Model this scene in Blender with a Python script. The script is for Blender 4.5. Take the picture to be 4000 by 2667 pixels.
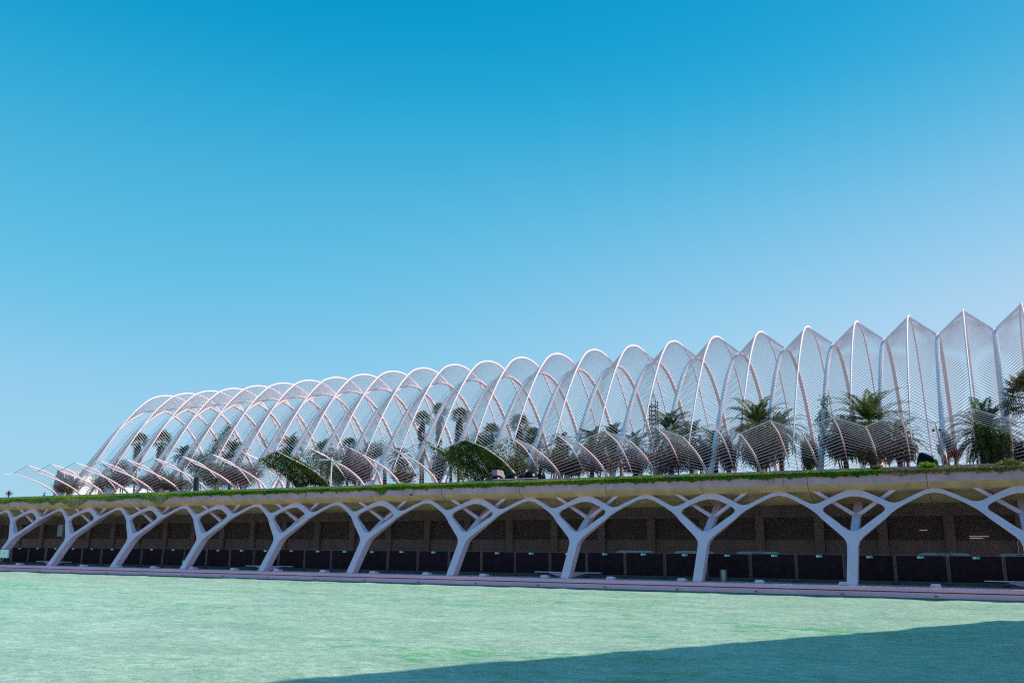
import bpy, math, random
import numpy as np
from mathutils import Vector, Matrix
R = math.radians
S = bpy.context.scene
COL = S.collection
for o in list(bpy.data.objects):
    bpy.data.objects.remove(o)

# ------------------------------------------------------------------ camera
EYE = 3.08                      # eye height above the pool water (z = 0)
FPX, YAW, PITCH, ROLL = 3442.86, 0.500109277, 0.234400062, 0.00930302
cam_d = bpy.data.cameras.new('camera')
cam = bpy.data.objects.new('camera', cam_d); COL.objects.link(cam)
cam_d.sensor_width = 36.0
cam_d.lens = FPX / 4000.0 * 36.0
cam_d.clip_start = 0.1; cam_d.clip_end = 4000
_c, _s = math.cos(YAW), math.sin(YAW)
_r = Vector((_c, _s, 0)); _f = Vector((-_s, _c, 0)); _u = Vector((0, 0, 1))
CF = _f * math.cos(PITCH) + _u * math.sin(PITCH)
CU0 = -_f * math.sin(PITCH) + _u * math.cos(PITCH)
CR = _r * math.cos(ROLL) + CU0 * math.sin(ROLL)
CU = -_r * math.sin(ROLL) + CU0 * math.cos(ROLL)
_m = Matrix((CR, CU, -CF)).transposed().to_4x4(); _m.translation = Vector((0, 0, EYE))
cam.matrix_world = _m
S.camera = cam

def at(x, y, Y):
    """point on the vertical plane Y seen at photo pixel x, y (4000 x 2667)"""
    d = CF + CR * ((x - 2000) / FPX) - CU * ((y - 1333.5) / FPX)
    return d * (Y / d.y) + Vector((0, 0, EYE))

# ------------------------------------------------------------------ sky, sun, exposure
SUN_AZ = R(30)      # from +X (along the building) towards +Y (behind it)
SUN_EL = R(44)
world = bpy.data.worlds.new('World'); S.world = world
world.use_nodes = True
wn, wl = world.node_tree.nodes, world.node_tree.links
for n in list(wn): wn.remove(n)
sky = wn.new('ShaderNodeTexSky'); sky.sky_type = 'NISHITA'
sky.sun_disc = False
sky.sun_elevation = SUN_EL
sky.sun_rotation = R(90) - SUN_AZ
sky.air_density = 1.0; sky.dust_density = 0.5; sky.ozone_density = 1.5; sky.altitude = 0
# colour grade of the whole sky: a deeper, more cyan blue (per-channel contrast)
SKY_STR = 0.12
bg = wn.new('ShaderNodeBackground'); bg.inputs[1].default_value = SKY_STR
wo = wn.new('ShaderNodeOutputWorld')
sep = wn.new('ShaderNodeSeparateColor'); cmb = wn.new('ShaderNodeCombineColor')
wl.new(sky.outputs[0], sep.inputs[0])
for i, pts in enumerate((((0, 0), (.105, .002), (.16, .022), (.20, .075), (.27, .24), (.33, .40), (.50, .52), (1, .60)),
                         ((0, 0), (.205, .32), (.33, .47), (.46, .58), (.60, .66), (1, .80)),
                         ((0, 0), (.40, .63), (.63, .82), (.80, .87), (1, .90)))):
    a = wn.new('ShaderNodeMath'); a.operation = 'MULTIPLY'; a.inputs[1].default_value = SKY_STR
    f = wn.new('ShaderNodeFloatCurve'); cv = f.mapping.curves[0]
    for j, (u, v) in enumerate(pts):
        if j == 0: cv.points[0].location = (u, v)
        elif j == len(pts) - 1: cv.points[-1].location = (u, v)
        else: cv.points.new(u, v)
    f.mapping.update()
    q = wn.new('ShaderNodeMath'); q.operation = 'MULTIPLY'; q.inputs[1].default_value = 1 / SKY_STR
    wl.new(sep.outputs[i], a.inputs[0]); wl.new(a.outputs[0], f.inputs['Value']); wl.new(f.outputs[0], q.inputs[0]); wl.new(q.outputs[0], cmb.inputs[i])
# plain elevation gradient blended in: the photo's sky deepens mostly with height
gco = wn.new('ShaderNodeTexCoord'); gx = wn.new('ShaderNodeSeparateXYZ'); gr = wn.new('ShaderNodeValToRGB')
wl.new(gco.outputs['Generated'], gx.inputs[0]); wl.new(gx.outputs[2], gr.inputs[0])
gr.color_ramp.interpolation = 'B_SPLINE'
ge = gr.color_ramp.elements; ge[0].position = 0.0; ge[0].color = (.25, .60, .80, 1); ge[1].position = 1.0; ge[1].color = (.0, .20, .46, 1)
for p_, c_ in ((.10, (.245, .63, .85)), (.18, (.21, .61, .84)), (.27, (.165, .565, .81)), (.365, (.11, .50, .77)), (.45, (.04, .425, .71)), (.53, (.0, .33, .64)), (.62, (.0, .27, .57))):
    g_ = ge.new(p_); g_.color = (*c_, 1)
gs = wn.new('ShaderNodeMix'); gs.data_type = 'RGBA'; gs.blend_type = 'MULTIPLY'; gs.inputs[0].default_value = 1.0
gs.inputs[7].default_value = (1 / SKY_STR,) * 3 + (1,)
gm_ = wn.new('ShaderNodeMix'); gm_.data_type = 'RGBA'; gm_.inputs[0].default_value = 0.62
wl.new(gr.outputs[0], gs.inputs[6]); wl.new(cmb.outputs[0], gm_.inputs[6]); wl.new(gs.outputs[2], gm_.inputs[7])
# pale haze low in the sky on the sun's side
dt = wn.new('ShaderNodeVectorMath'); dt.operation = 'DOT_PRODUCT'; dt.inputs[1].default_value = (math.cos(SUN_AZ), math.sin(SUN_AZ), 0)
h1 = wn.new('ShaderNodeMapRange'); h1.interpolation_type = 'SMOOTHSTEP'; h1.inputs[1].default_value = -0.45; h1.inputs[2].default_value = 1.0
h2 = wn.new('ShaderNodeMapRange'); h2.interpolation_type = 'SMOOTHSTEP'; h2.inputs[1].default_value = 0.50; h2.inputs[2].default_value = 0.0
hm = wn.new('ShaderNodeMath'); hm.operation = 'MULTIPLY'
hx = wn.new('ShaderNodeMix'); hx.data_type = 'RGBA'; hx.inputs[7].default_value = (.66 / SKY_STR, .77 / SKY_STR, .94 / SKY_STR, 1)
wl.new(gco.outputs['Generated'], dt.inputs[0]); wl.new(dt.outputs['Value'], h1.inputs[0]); wl.new(gx.outputs[2], h2.inputs[0])
wl.new(h1.outputs[0], hm.inputs[0]); wl.new(h2.outputs[0], hm.inputs[1]); wl.new(hm.outputs[0], hx.inputs[0])
wl.new(gm_.outputs[2], hx.inputs[6]); wl.new(hx.outputs[2], bg.inputs[0]); wl.new(bg.outputs[0], wo.inputs[0])

sun_d = bpy.data.lights.new('sun', 'SUN'); sun_d.energy = 5.0; sun_d.angle = R(0.53)
sun_d.color = (1.0, 0.90, 0.78)
sun = bpy.data.objects.new('sun', sun_d); COL.objects.link(sun)
SD = Vector((math.cos(SUN_AZ) * math.cos(SUN_EL), math.sin(SUN_AZ) * math.cos(SUN_EL), math.sin(SUN_EL)))
sun.rotation_euler = SD.to_track_quat('Z', 'Y').to_euler()
sun.location = SD * 300

S.render.engine = 'CYCLES'
S.view_settings.view_transform = 'Standard'
S.view_settings.look = 'None'
S.view_settings.exposure = 0.0
S.view_settings.gamma = 1.0
S.view_settings.use_curve_mapping = False
S.cycles.use_denoising = False
S.cycles.use_adaptive_sampling = False
S.cycles.filter_width = 1.2
S.cycles.sample_clamp_indirect = 1.5
S.cycles.max_bounces = 6
S.cycles.diffuse_bounces = 4

# ------------------------------------------------------------------ materials
MATS = {}
def mat(name, col, rough=0.7, noise=None, spec=0.5, bump=None, metal=0.0, extra=None):
    """noise = (scale, amount, second colour or None)"""
    m = bpy.data.materials.new(name); m.use_nodes = True
    nt = m.node_tree; b = nt.nodes['Principled BSDF']
    b.inputs['Base Color'].default_value = (*col, 1)
    b.inputs['Roughness'].default_value = rough
    b.inputs['Metallic'].default_value = metal
    b.inputs['Specular IOR Level'].default_value = spec
    tc = nt.nodes.new('ShaderNodeTexCoord')
    if noise:
        n = nt.nodes.new('ShaderNodeTexNoise'); n.inputs['Scale'].default_value = noise[0]
        n.inputs['Detail'].default_value = 6; n.inputs['Roughness'].default_value = 0.65
        if len(noise) > 3:
            mp = nt.nodes.new('ShaderNodeMapping'); mp.inputs['Scale'].default_value = noise[3]
            nt.links.new(tc.outputs['Object'], mp.inputs[0]); nt.links.new(mp.outputs[0], n.inputs['Vector'])
        else:
            nt.links.new(tc.outputs['Object'], n.inputs['Vector'])
        mr = nt.nodes.new('ShaderNodeMapRange'); mr.inputs[1].default_value = 0.35; mr.inputs[2].default_value = 0.68
        nt.links.new(n.outputs['Fac'], mr.inputs[0])
        mx = nt.nodes.new('ShaderNodeMix'); mx.data_type = 'RGBA'
        mx.inputs[6].default_value = (*col, 1)
        c2 = noise[2] if noise[2] else tuple(c * (1 - noise[1]) for c in col)
        mx.inputs[7].default_value = (*c2, 1)
        nt.links.new(mr.outputs[0], mx.inputs[0]); nt.links.new(mx.outputs[2], b.inputs['Base Color'])
    if bump:
        n2 = nt.nodes.new('ShaderNodeTexNoise'); n2.inputs['Scale'].default_value = bump[0]; n2.inputs['Detail'].default_value = 5
        nt.links.new(tc.outputs['Object'], n2.inputs['Vector'])
        bp = nt.nodes.new('ShaderNodeBump'); bp.inputs['Strength'].default_value = bump[1]; bp.inputs['Distance'].default_value = bump[2]
        nt.links.new(n2.outputs['Fac'], bp.inputs['Height']); nt.links.new(bp.outputs[0], b.inputs['Normal'])
    MATS[name] = m
    return m

def leaf_mat(name, c1, c2, c3=None, trans=0.35, scale=1.2):
    m = bpy.data.materials.new(name); m.use_nodes = True
    nt = m.node_tree; nt.nodes.clear()
    tc = nt.nodes.new('ShaderNodeTexCoord')
    n = nt.nodes.new('ShaderNodeTexNoise'); n.inputs['Scale'].default_value = scale; n.inputs['Detail'].default_value = 4
    nt.links.new(tc.outputs['Object'], n.inputs['Vector'])
    at_ = nt.nodes.new('ShaderNodeAttribute'); at_.attribute_name = 'rnd'
    ad = nt.nodes.new('ShaderNodeMath'); ad.operation = 'MULTIPLY_ADD'
    nt.links.new(at_.outputs['Fac'], ad.inputs[0]); ad.inputs[1].default_value = 0.5
    sb = nt.nodes.new('ShaderNodeMath'); sb.operation = 'SUBTRACT'; nt.links.new(n.outputs['Fac'], sb.inputs[0]); sb.inputs[1].default_value = 0.25
    nt.links.new(sb.outputs[0], ad.inputs[2])
    cr = nt.nodes.new('ShaderNodeValToRGB')
    cr.color_ramp.elements[0].position = 0.2; cr.color_ramp.elements[0].color = (*c1, 1)
    cr.color_ramp.elements[1].position = 0.55; cr.color_ramp.elements[1].color = (*c2, 1)
    if c3:
        e = cr.color_ramp.elements.new(0.75); e.color = (*c3, 1)
    nt.links.new(ad.outputs[0], cr.inputs[0])
    d = nt.nodes.new('ShaderNodeBsdfDiffuse'); t = nt.nodes.new('ShaderNodeBsdfTranslucent')
    g = nt.nodes.new('ShaderNodeBsdfGlossy'); g.inputs['Roughness'].default_value = 0.45
    mx = nt.nodes.new('ShaderNodeMixShader'); mx.inputs[0].default_value = trans
    mg = nt.nodes.new('ShaderNodeMixShader'); mg.inputs[0].default_value = 0.04
    out = nt.nodes.new('ShaderNodeOutputMaterial')
    nt.links.new(cr.outputs[0], d.inputs[0]); nt.links.new(cr.outputs[0], t.inputs[0])
    nt.links.new(d.outputs[0], mx.inputs[1]); nt.links.new(t.outputs[0], mx.inputs[2])
    nt.links.new(mx.outputs[0], mg.inputs[1]); nt.links.new(g.outputs[0], mg.inputs[2])
    nt.links.new(mg.outputs[0], out.inputs[0])
    MATS[name] = m
    return m

mat('white_steel', (0.95, 0.76, 0.80), 0.5, (0.35, 0, (0.85, 0.67, 0.71)))
mat('white_concrete', (0.98, 0.58, 0.72), 0.75, (0.9, 0, (0.88, 0.50, 0.62), (1.4, 1.4, .22)), bump=(30, 0.15, 0.02))
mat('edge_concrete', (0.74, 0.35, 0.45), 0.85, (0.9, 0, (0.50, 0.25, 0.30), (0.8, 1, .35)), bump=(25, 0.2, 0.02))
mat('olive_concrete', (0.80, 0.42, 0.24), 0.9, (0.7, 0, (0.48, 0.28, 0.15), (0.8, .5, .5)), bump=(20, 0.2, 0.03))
mat('joint_dark', (0.05, 0.045, 0.04), 0.9)
mat('ledge_concrete', (0.98, 0.42, 0.60), 0.75, (0.7, 0, (0.80, 0.35, 0.48), (0.25, 1, 2)), bump=(18, 0.2, 0.02))
mat('algae_line', (0.10, 0.16, 0.13), 0.6, (1.5, 0, (0.2, 0.2, 0.2)))
mat('dark_groove', (0.12, 0.06, 0.05), 0.9)  # darker brown for the back of the recessed groove
mat('paving', (0.42, 0.33, 0.31), 0.85, (0.4, 0.3, None))
mat('wall_concrete', (0.62, 0.35, 0.34), 0.9, (0.8, 0, (0.44, 0.25, 0.24), (1, 1, .4)))
mat('louvre_metal', (0.36, 0.20, 0.20), 0.8)
mat('interior_dark', (0.03, 0.03, 0.03), 0.9)
mat('black_mesh', (0.030, 0.012, 0.016), 1.0, (2.0, 0, (0.060, 0.022, 0.030)), spec=0.05, bump=(3.0, 0.6, 0.08))
mat('galvanised', (0.17, 0.14, 0.17), 0.5, metal=0.3)
mat('sign_white', (0.75, 0.75, 0.78), 0.6)
mat('sign_teal', (0.05, 0.35, 0.42), 0.6)
mat('sign_orange', (0.6, 0.2, 0.05), 0.6)
mat('text_dark', (0.05, 0.03, 0.06), 0.8)
mat('pale_board', (0.52, 0.42, 0.46), 0.7)
mat('black_gloss', (0.004, 0.004, 0.005), 0.28, spec=0.12, bump=(4, 0.15, 0.05))
mat('dark_stone', (0.03, 0.025, 0.035), 0.7)
mat('bin_metal', (0.42, 0.34, 0.30), 0.4, metal=0.4)
mat('skin', (0.35, 0.2, 0.14), 0.6)
mat('hair', (0.02, 0.015, 0.012), 0.7)
mat('cloth', (0.12, 0.08, 0.14), 0.9)
mat('deck', (0.30, 0.25, 0.23), 0.85, (0.3, 0.2, None))
mat('earth', (0.10, 0.08, 0.06), 0.95, (0.5, 0.4, None))
mat('ground_far', (0.25, 0.23, 0.19), 0.95, (0.02, 0.3, None))
mat('glass_dark', (0.03, 0.04, 0.05), 0.2)
mat('mast_steel', (0.03, 0.025, 0.04), 0.6)
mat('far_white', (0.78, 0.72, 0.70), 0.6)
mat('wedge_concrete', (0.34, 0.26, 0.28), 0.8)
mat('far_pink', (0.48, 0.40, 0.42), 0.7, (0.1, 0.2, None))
mat('palm_trunk', (0.12, 0.085, 0.065), 0.95, (3, 0, (0.06, 0.045, 0.035), (1, 1, 4)))
mat('twig', (0.11, 0.075, 0.085), 0.9)
leaf_mat('leaf_green', (0.015, 0.05, 0.010), (0.06, 0.15, 0.015), (0.20, 0.24, 0.03), 0.45)
leaf_mat('leaf_ivy', (0.012, 0.045, 0.006), (0.04, 0.12, 0.008), (0.17, 0.26, 0.015), 0.45, 0.9)
leaf_mat('leaf_cover', (0.03, 0.16, 0.006), (0.16, 0.44, 0.012), (0.44, 0.36, 0.03), 0.5, 0.5)
leaf_mat('leaf_cover_dry', (0.05, 0.10, 0.01), (0.20, 0.20, 0.03), (0.32, 0.20, 0.06), 0.35, 0.9)
leaf_mat('leaf_dry', (0.06, 0.035, 0.05), (0.15, 0.09, 0.11), (0.22, 0.15, 0.10), 0.35, 0.8)
leaf_mat('leaf_mixed', (0.045, 0.035, 0.025), (0.11, 0.10, 0.03), (0.23, 0.19, 0.05), 0.35, 0.8)
leaf_mat('leaf_palm', (0.02, 0.05, 0.015), (0.07, 0.12, 0.03), (0.23, 0.21, 0.06), 0.45, 0.7)
leaf_mat('leaf_dead', (0.08, 0.05, 0.05), (0.18, 0.12, 0.10), (0.32, 0.22, 0.12), 0.35, 0.7)
leaf_mat('leaf_red', (0.06, 0.02, 0.03), (0.16, 0.05, 0.06), None, 0.2, 1.0)
em = bpy.data.materials.new('slit_glow'); em.use_nodes = True  # glow that imitates sunlight through gaps, no lamp
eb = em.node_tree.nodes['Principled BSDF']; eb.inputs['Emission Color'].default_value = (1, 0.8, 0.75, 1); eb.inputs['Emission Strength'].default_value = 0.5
MATS['slit_glow'] = em

# ------------------------------------------------------------------ helpers
def tag(o, label=None, cat=None, group=None, kind=None):
    if label: o['label'] = label
    if cat: o['category'] = cat
    if group: o['group'] = group
    if kind: o['kind'] = kind
    return o

def empty(name, loc, label, cat, group=None):
    o = bpy.data.objects.new(name, None); COL.objects.link(o)
    o.location = loc; o.empty_display_size = 0.3
    return tag(o, label, cat, group)

class MB:
    def __init__(s): s.v = []; s.f = []; s.m = []; s.mats = []
    def mi(s, m):
        if m not in s.mats: s.mats.append(m)
        return s.mats.index(m)
    def add(s, vs, fs, m=None):
        n = len(s.v); s.v += [tuple(v) for v in vs]; s.f += [tuple(i + n for i in f) for f in fs]
        if m is not None: s.m += [s.mi(m)] * len(fs)
        else: s.m += [0] * len(fs)
    def box(s, a, b, m=None):
        x0, y0, z0 = a; x1, y1, z1 = b
        s.add([(x0,y0,z0),(x1,y0,z0),(x1,y1,z0),(x0,y1,z0),(x0,y0,z1),(x1,y0,z1),(x1,y1,z1),(x0,y1,z1)],
              [(0,3,2,1),(4,5,6,7),(0,1,5,4),(1,2,6,5),(2,3,7,6),(3,0,4,7)], m)
    def bar(s, p, q, w, h=None, m=None, up=(0, 0, 1)):
        h = h or w; p = Vector(p); q = Vector(q); t = (q - p)
        if t.length < 1e-6: return
        t.normalize(); u = Vector(up)
        if abs(t.dot(u)) > 0.98: u = Vector((1, 0, 0))
        a = t.cross(u).normalized() * (w / 2); b = a.cross(t).normalized() * (h / 2)
        s.add([p-a-b, p+a-b, p+a+b, p-a+b, q-a-b, q+a-b, q+a+b, q-a+b],
              [(0,3,2,1),(4,5,6,7),(0,1,5,4),(1,2,6,5),(2,3,7,6),(3,0,4,7)], m)
    def tube(s, pts, rads, n=6, m=None, cap=True):
        pts = [Vector(p) for p in pts]; base = len(s.v); vs = []; fs = []
        ref = Vector((0.31, 0.17, 0.93)).normalized()
        for i, p in enumerate(pts):
            t = (pts[min(i+1, len(pts)-1)] - pts[max(i-1, 0)]).normalized()
            a = t.cross(ref).normalized(); b = a.cross(t)
            for k in range(n):
                an = 2 * math.pi * k / n
                vs.append(p + (a * math.cos(an) + b * math.sin(an)) * rads[i])
        for i in range(len(pts) - 1):
            for k in range(n):
                k2 = (k + 1) % n
                fs.append((i*n+k, i*n+k2, (i+1)*n+k2, (i+1)*n+k))
        if cap:
            fs.append(tuple(range(n - 1, -1, -1))); e = (len(pts) - 1) * n; fs.append(tuple(e + k for k in range(n)))
        s.add(vs, fs, m)
    def build(s, name, m=None, parent=None, smooth=False, bevel=0, **kw):
        me = bpy.data.meshes.new(name); me.from_pydata(s.v, [], s.f)
        for k in (s.mats or [m]): me.materials.append(MATS[k])
        if s.mats and len(s.mats) > 1: me.polygons.foreach_set('material_index', s.m)
        if smooth: me.polygons.foreach_set('use_smooth', [True] * len(s.f))
        me.update()
        o = bpy.data.objects.new(name, me); COL.objects.link(o)
        if parent is not None:
            o.parent = parent; o.matrix_parent_inverse = Matrix.Translation(-parent.location)
        if bevel:
            bv = o.modifiers.new('bevel', 'BEVEL'); bv.width = bevel; bv.segments = 2; bv.limit_method = 'ANGLE'; bv.angle_limit = R(40)
        return tag(o, **kw) if kw else o

def quads_obj(name, V, m, parent=None, rnd=None, **kw):
    """V: (n,4,3) numpy quads"""
    n = len(V); me = bpy.data.meshes.new(name)
    me.vertices.add(n * 4); me.vertices.foreach_set('co', V.reshape(-1).astype(np.float32))
    me.loops.add(n * 4); me.loops.foreach_set('vertex_index', np.arange(n * 4, dtype=np.int32))
    me.polygons.add(n); me.polygons.foreach_set('loop_start', np.arange(0, n * 4, 4, dtype=np.int32))
    try: me.polygons.foreach_set('loop_total', np.full(n, 4, dtype=np.int32))
    except Exception: pass
    a = me.attributes.new('rnd', 'FLOAT', 'FACE')
    a.data.foreach_set('value', (rnd if rnd is not None else np.random.rand(n)).astype(np.float32))
    me.materials.append(MATS[m]); me.update(calc_edges=True)
    o = bpy.data.objects.new(name, me); COL.objects.link(o)
    if parent is not None:
        o.parent = parent; o.matrix_parent_inverse = Matrix.Translation(-parent.location)
    return tag(o, **kw) if kw else o

rng = np.random.default_rng(7); random.seed(7)
def leaf_quads(C, size, aspect=0.6, droop=0.0):
    """random diamond leaves around centres C (n,3)"""
    n = len(C); d = rng.normal(size=(n, 3)); d[:, 2] -= droop; d /= np.linalg.norm(d, axis=1)[:, None]
    e = rng.normal(size=(n, 3)); w = np.cross(d, e); w /= np.linalg.norm(w, axis=1)[:, None]
    s = (size * (0.6 + 0.8 * rng.random(n)))[:, None]
    a = C - d * s * .5; b = C + w * s * aspect * .5; c = C + d * s * .5; e2 = C - w * s * aspect * .5
    return np.stack([a, b, c, e2], axis=1)

def ordinal(n):
    W = ['', 'first', 'second', 'third', 'fourth', 'fifth', 'sixth', 'seventh', 'eighth', 'ninth', 'tenth', 'eleventh', 'twelfth',
         'thirteenth', 'fourteenth', 'fifteenth', 'sixteenth', 'seventeenth', 'eighteenth', 'nineteenth', 'twentieth']
    T = {20: 'twenty', 30: 'thirty', 40: 'forty'}
    if n <= 20: return W[n]
    return T[n // 10 * 10] + ('-' + W[n % 10] if n % 10 else '')

# ------------------------------------------------------------------ ground, water, podium
XC = -10.39656          # axis of the branching column nearest the right side; one every 12 m
XL, XR = -186.0, 42.0   # ends of the modelled building
def zz(z): return z + EYE
m = MB(); m.add([(-1500,-600,-0.6),(1500,-600,-0.6),(1500,2500,-0.6),(-1500,2500,-0.6)], [(0,1,2,3)])
m.build('ground', 'ground_far', kind='structure')

# water
wm = bpy.data.materials.new('pool_water'); wm.use_nodes = True
nt = wm.node_tree; b = nt.nodes['Principled BSDF']; MATS['pool_water'] = wm
tc = nt.nodes.new('ShaderNodeTexCoord')
def noise(scale, det, mapscale=(1, 1, 1), rough=0.6, dist=0.0):
    mp = nt.nodes.new('ShaderNodeMapping'); mp.inputs['Scale'].default_value = mapscale
    mp.inputs['Rotation'].default_value = (0, 0, R(-10))
    n = nt.nodes.new('ShaderNodeTexNoise'); n.inputs['Scale'].default_value = scale; n.inputs['Detail'].default_value = det
    n.inputs['Roughness'].default_value = rough; n.inputs['Distortion'].default_value = dist
    nt.links.new(tc.outputs['Object'], mp.inputs[0]); nt.links.new(mp.outputs[0], n.inputs['Vector'])
    return n
n1 = noise(0.30, 10, (0.6, 1.0, 1), 0.78, 0.6)
n2 = noise(2.6, 8, (0.8, 1.0, 1), 0.8, 0.8)
n3 = noise(0.055, 3, (0.5, 1.3, 1))
S.cycles.sample_clamp_direct = 6.0
cr = nt.nodes.new('ShaderNodeValToRGB'); E_ = cr.color_ramp.elements
E_[0].position = 0.38; E_[0].color = (0.23, 0.40, 0.31, 1)
E_[1].position = 0.58; E_[1].color = (0.60, 0.79, 0.60, 1)
e = E_.new(0.5); e.color = (0.42, 0.61, 0.45, 1)
ma = nt.nodes.new('ShaderNodeMath'); ma.operation = 'MULTIPLY_ADD'; ma.inputs[1].default_value = 0.62
mb_ = nt.nodes.new('ShaderNodeMath'); mb_.operation = 'MULTIPLY'; mb_.inputs[1].default_value = 0.38
nt.links.new(n2.outputs['Fac'], ma.inputs[0]); nt.links.new(n1.outputs['Fac'], mb_.inputs[0]); nt.links.new(mb_.outputs[0], ma.inputs[2])
nt.links.new(ma.outputs[0], cr.inputs[0])
gm = nt.nodes.new('ShaderNodeMix'); gm.data_type = 'RGBA'      # algae-green patches on the pool floor
mr = nt.nodes.new('ShaderNodeMapRange'); mr.inputs[1].default_value = 0.56; mr.inputs[2].default_value = 0.63; mr.inputs[4].default_value = 0.8
n4 = noise(1.1, 8, (0.7, 1.0, 1), 0.8, 0.5)
ad = nt.nodes.new('ShaderNodeMath'); ad.operation = 'MULTIPLY_ADD'; ad.inputs[1].default_value = 0.45
md = nt.nodes.new('ShaderNodeMath'); md.operation = 'MULTIPLY'; md.inputs[1].default_value = 0.62
nt.links.new(n3.outputs['Fac'], ad.inputs[0]); nt.links.new(n4.outputs['Fac'], md.inputs[0]); nt.links.new(md.outputs[0], ad.inputs[2])
nt.links.new(ad.outputs[0], mr.inputs[0]); nt.links.new(mr.outputs[0], gm.inputs[0])
nt.links.new(cr.outputs[0], gm.inputs[6]); gm.inputs[7].default_value = (0.06, 0.44, 0.13, 1)
nt.links.new(gm.outputs[2], b.inputs['Base Color'])
b.inputs['Roughness'].default_value = 0.27; b.inputs['IOR'].default_value = 1.33; b.inputs['Specular IOR Level'].default_value = 0.34
w1 = noise(2.6, 8, (0.7, 1.0, 1), 0.8, 0.5)
bp = nt.nodes.new('ShaderNodeBump'); bp.inputs['Strength'].default_value = 1.0; bp.inputs['Distance'].default_value = 0.11
nt.links.new(w1.outputs['Fac'], bp.inputs['Height']); nt.links.new(bp.outputs[0], b.inputs['Normal'])
xs = np.r_[np.linspace(-260, -130, 60), np.linspace(-129.6, 12, 473), np.linspace(12.6, 90, 50)]
ys = np.r_[np.linspace(-60, 10, 40), np.linspace(10.2, 72.9, 400)]
X, Y = np.meshgrid(xs, ys); Z = np.zeros_like(X); wr = np.random.default_rng(3)
for i in range(44):
    lam = 0.75 * (1.055 ** i) * wr.uniform(.9, 1.1); th = R(-75) + wr.normal() * R(38); kx, ky = math.cos(th) * 2 * math.pi / lam, math.sin(th) * 2 * math.pi / lam
    env = .55 + .45 * np.sin(X * wr.uniform(.03, .12) + Y * wr.uniform(-.15, .15) + wr.uniform(0, 6))
    Z += .0030 * lam ** .8 * env * np.sin(kx * X + ky * Y + wr.uniform(0, 6.28) + 1.2 * np.sin(X * .21 + Y * .13 + i))
fade = np.clip((X + 135) / 20, 0, 1) * np.clip((30 - X) / 15, 0, 1) * np.clip(Y / 10, 0, 1)
Z *= fade
nyx = X.shape; idx = np.arange(X.size).reshape(nyx)
fq = np.stack([idx[:-1, :-1], idx[:-1, 1:], idx[1:, 1:], idx[1:, :-1]], -1).reshape(-1, 4)
me = bpy.data.meshes.new('water'); me.vertices.add(X.size); me.vertices.foreach_set('co', np.stack([X, Y, Z], -1).reshape(-1).astype(np.float32))
me.loops.add(fq.size); me.loops.foreach_set('vertex_index', fq.reshape(-1).astype(np.int32))
me.polygons.add(len(fq)); me.polygons.foreach_set('loop_start', np.arange(0, fq.size, 4, dtype=np.int32)); me.polygons.foreach_set('use_smooth', [True] * len(fq))
me.materials.append(wm); me.update(calc_edges=True)
o = bpy.data.objects.new('water', me); COL.objects.link(o); tag(o, kind='structure')

# pool edge: two lips with a recessed dark groove, then the paving
ZL = zz(-2.22); YE = 72.7
m = MB()
prof = [(YE+.06, ZL, 'ledge_concrete'), (YE, ZL-.05, 0), (YE, ZL-.31, 0), (YE+.07, ZL-.32, 1), (YE+.07, ZL-.38, 1), (YE-.04, ZL-.39, 0), (YE-.04, .12, 0), (YE-.04, -0.3, 0)]
for i in range(len(prof) - 1):
    (y0, z0, _), (y1, z1, t) = prof[i], prof[i+1]
    m.add([(-260, y0, z0), (90, y0, z0), (90, y1, z1), (-260, y1, z1)], [(0, 3, 2, 1)], 'dark_groove' if (i == 3) else 'algae_line' if i == 6 else 'ledge_concrete')
m.add([(-260, YE+.06, ZL), (90, YE+.06, ZL), (90, YE+1.6, ZL), (-260, YE+1.6, ZL)], [(0, 1, 2, 3)], 'ledge_concrete')
m.build('pool_edge', kind='structure')
m = MB(); m.add([(-260, YE+1.6, ZL), (90, YE+1.6, ZL), (90, 96.2, ZL), (-260, 96.2, ZL)], [(0,1,2,3)])
m.build('pavement', 'paving', kind='structure')

# podium (car park) with sloping soffit
pod = empty('podium_building', (XC, 77.2, 0), 'long low concrete car-park podium with overhanging soffit carrying the white arched pergola', 'building')
Z2 = zz(6.45)
prof = [(77.55, zz(6.52)), (77.30, zz(6.46)), (77.22, zz(6.38)), (77.2, zz(5.72)), (77.23, zz(5.69))]
soff = [(77.23, zz(5.69)), (77.42, zz(5.50)), (77.85, zz(5.22)), (78.5, zz(4.93)), (79.2, zz(4.62)), (79.9, zz(4.40)), (80.5, zz(4.27)), (81.3, zz(4.25)), (82.2, zz(4.5)), (83.5, zz(5.0))]
# cornice panels between the expansion joints
jx = []
x = -13.9
while x > XL: jx.append(x); x -= 9.1
x = -4.8
while x < XR: jx.insert(0, x); x += 9.1
jx = sorted(jx); edges = [XL] + jx + [XR]
fx = lambda y: (y - 77.2) * 0.06
for i in range(len(edges) - 1):
    a, b_ = edges[i] + .02, edges[i+1] - .02
    nx = 6
    m = MB()
    vs = []; pr = prof[:-1] + soff; fs = []
    for (y, z) in pr:
        for k in range(nx + 1): vs.append((a + (b_ - a) * k / nx, y, z))
    for j in range(len(pr) - 1):
        for k in range(nx):
            p = j * (nx + 1) + k; fs.append((p, p + nx + 1, p + nx + 2, p + 1))
    mats_ = []
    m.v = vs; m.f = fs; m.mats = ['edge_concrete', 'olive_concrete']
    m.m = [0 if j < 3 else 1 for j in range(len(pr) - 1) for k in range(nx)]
    m.build('cornice_panel', parent=pod)
m = MB()       # dark joint backing and slab body
m.add([(XL, y + .05, z + .05) for (y, z) in pr] + [(XR, y + .05, z + .05) for (y, z) in pr],
      [(j, j + 1, j + 1 + len(pr), j + len(pr)) for j in range(len(pr) - 1)])
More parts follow.
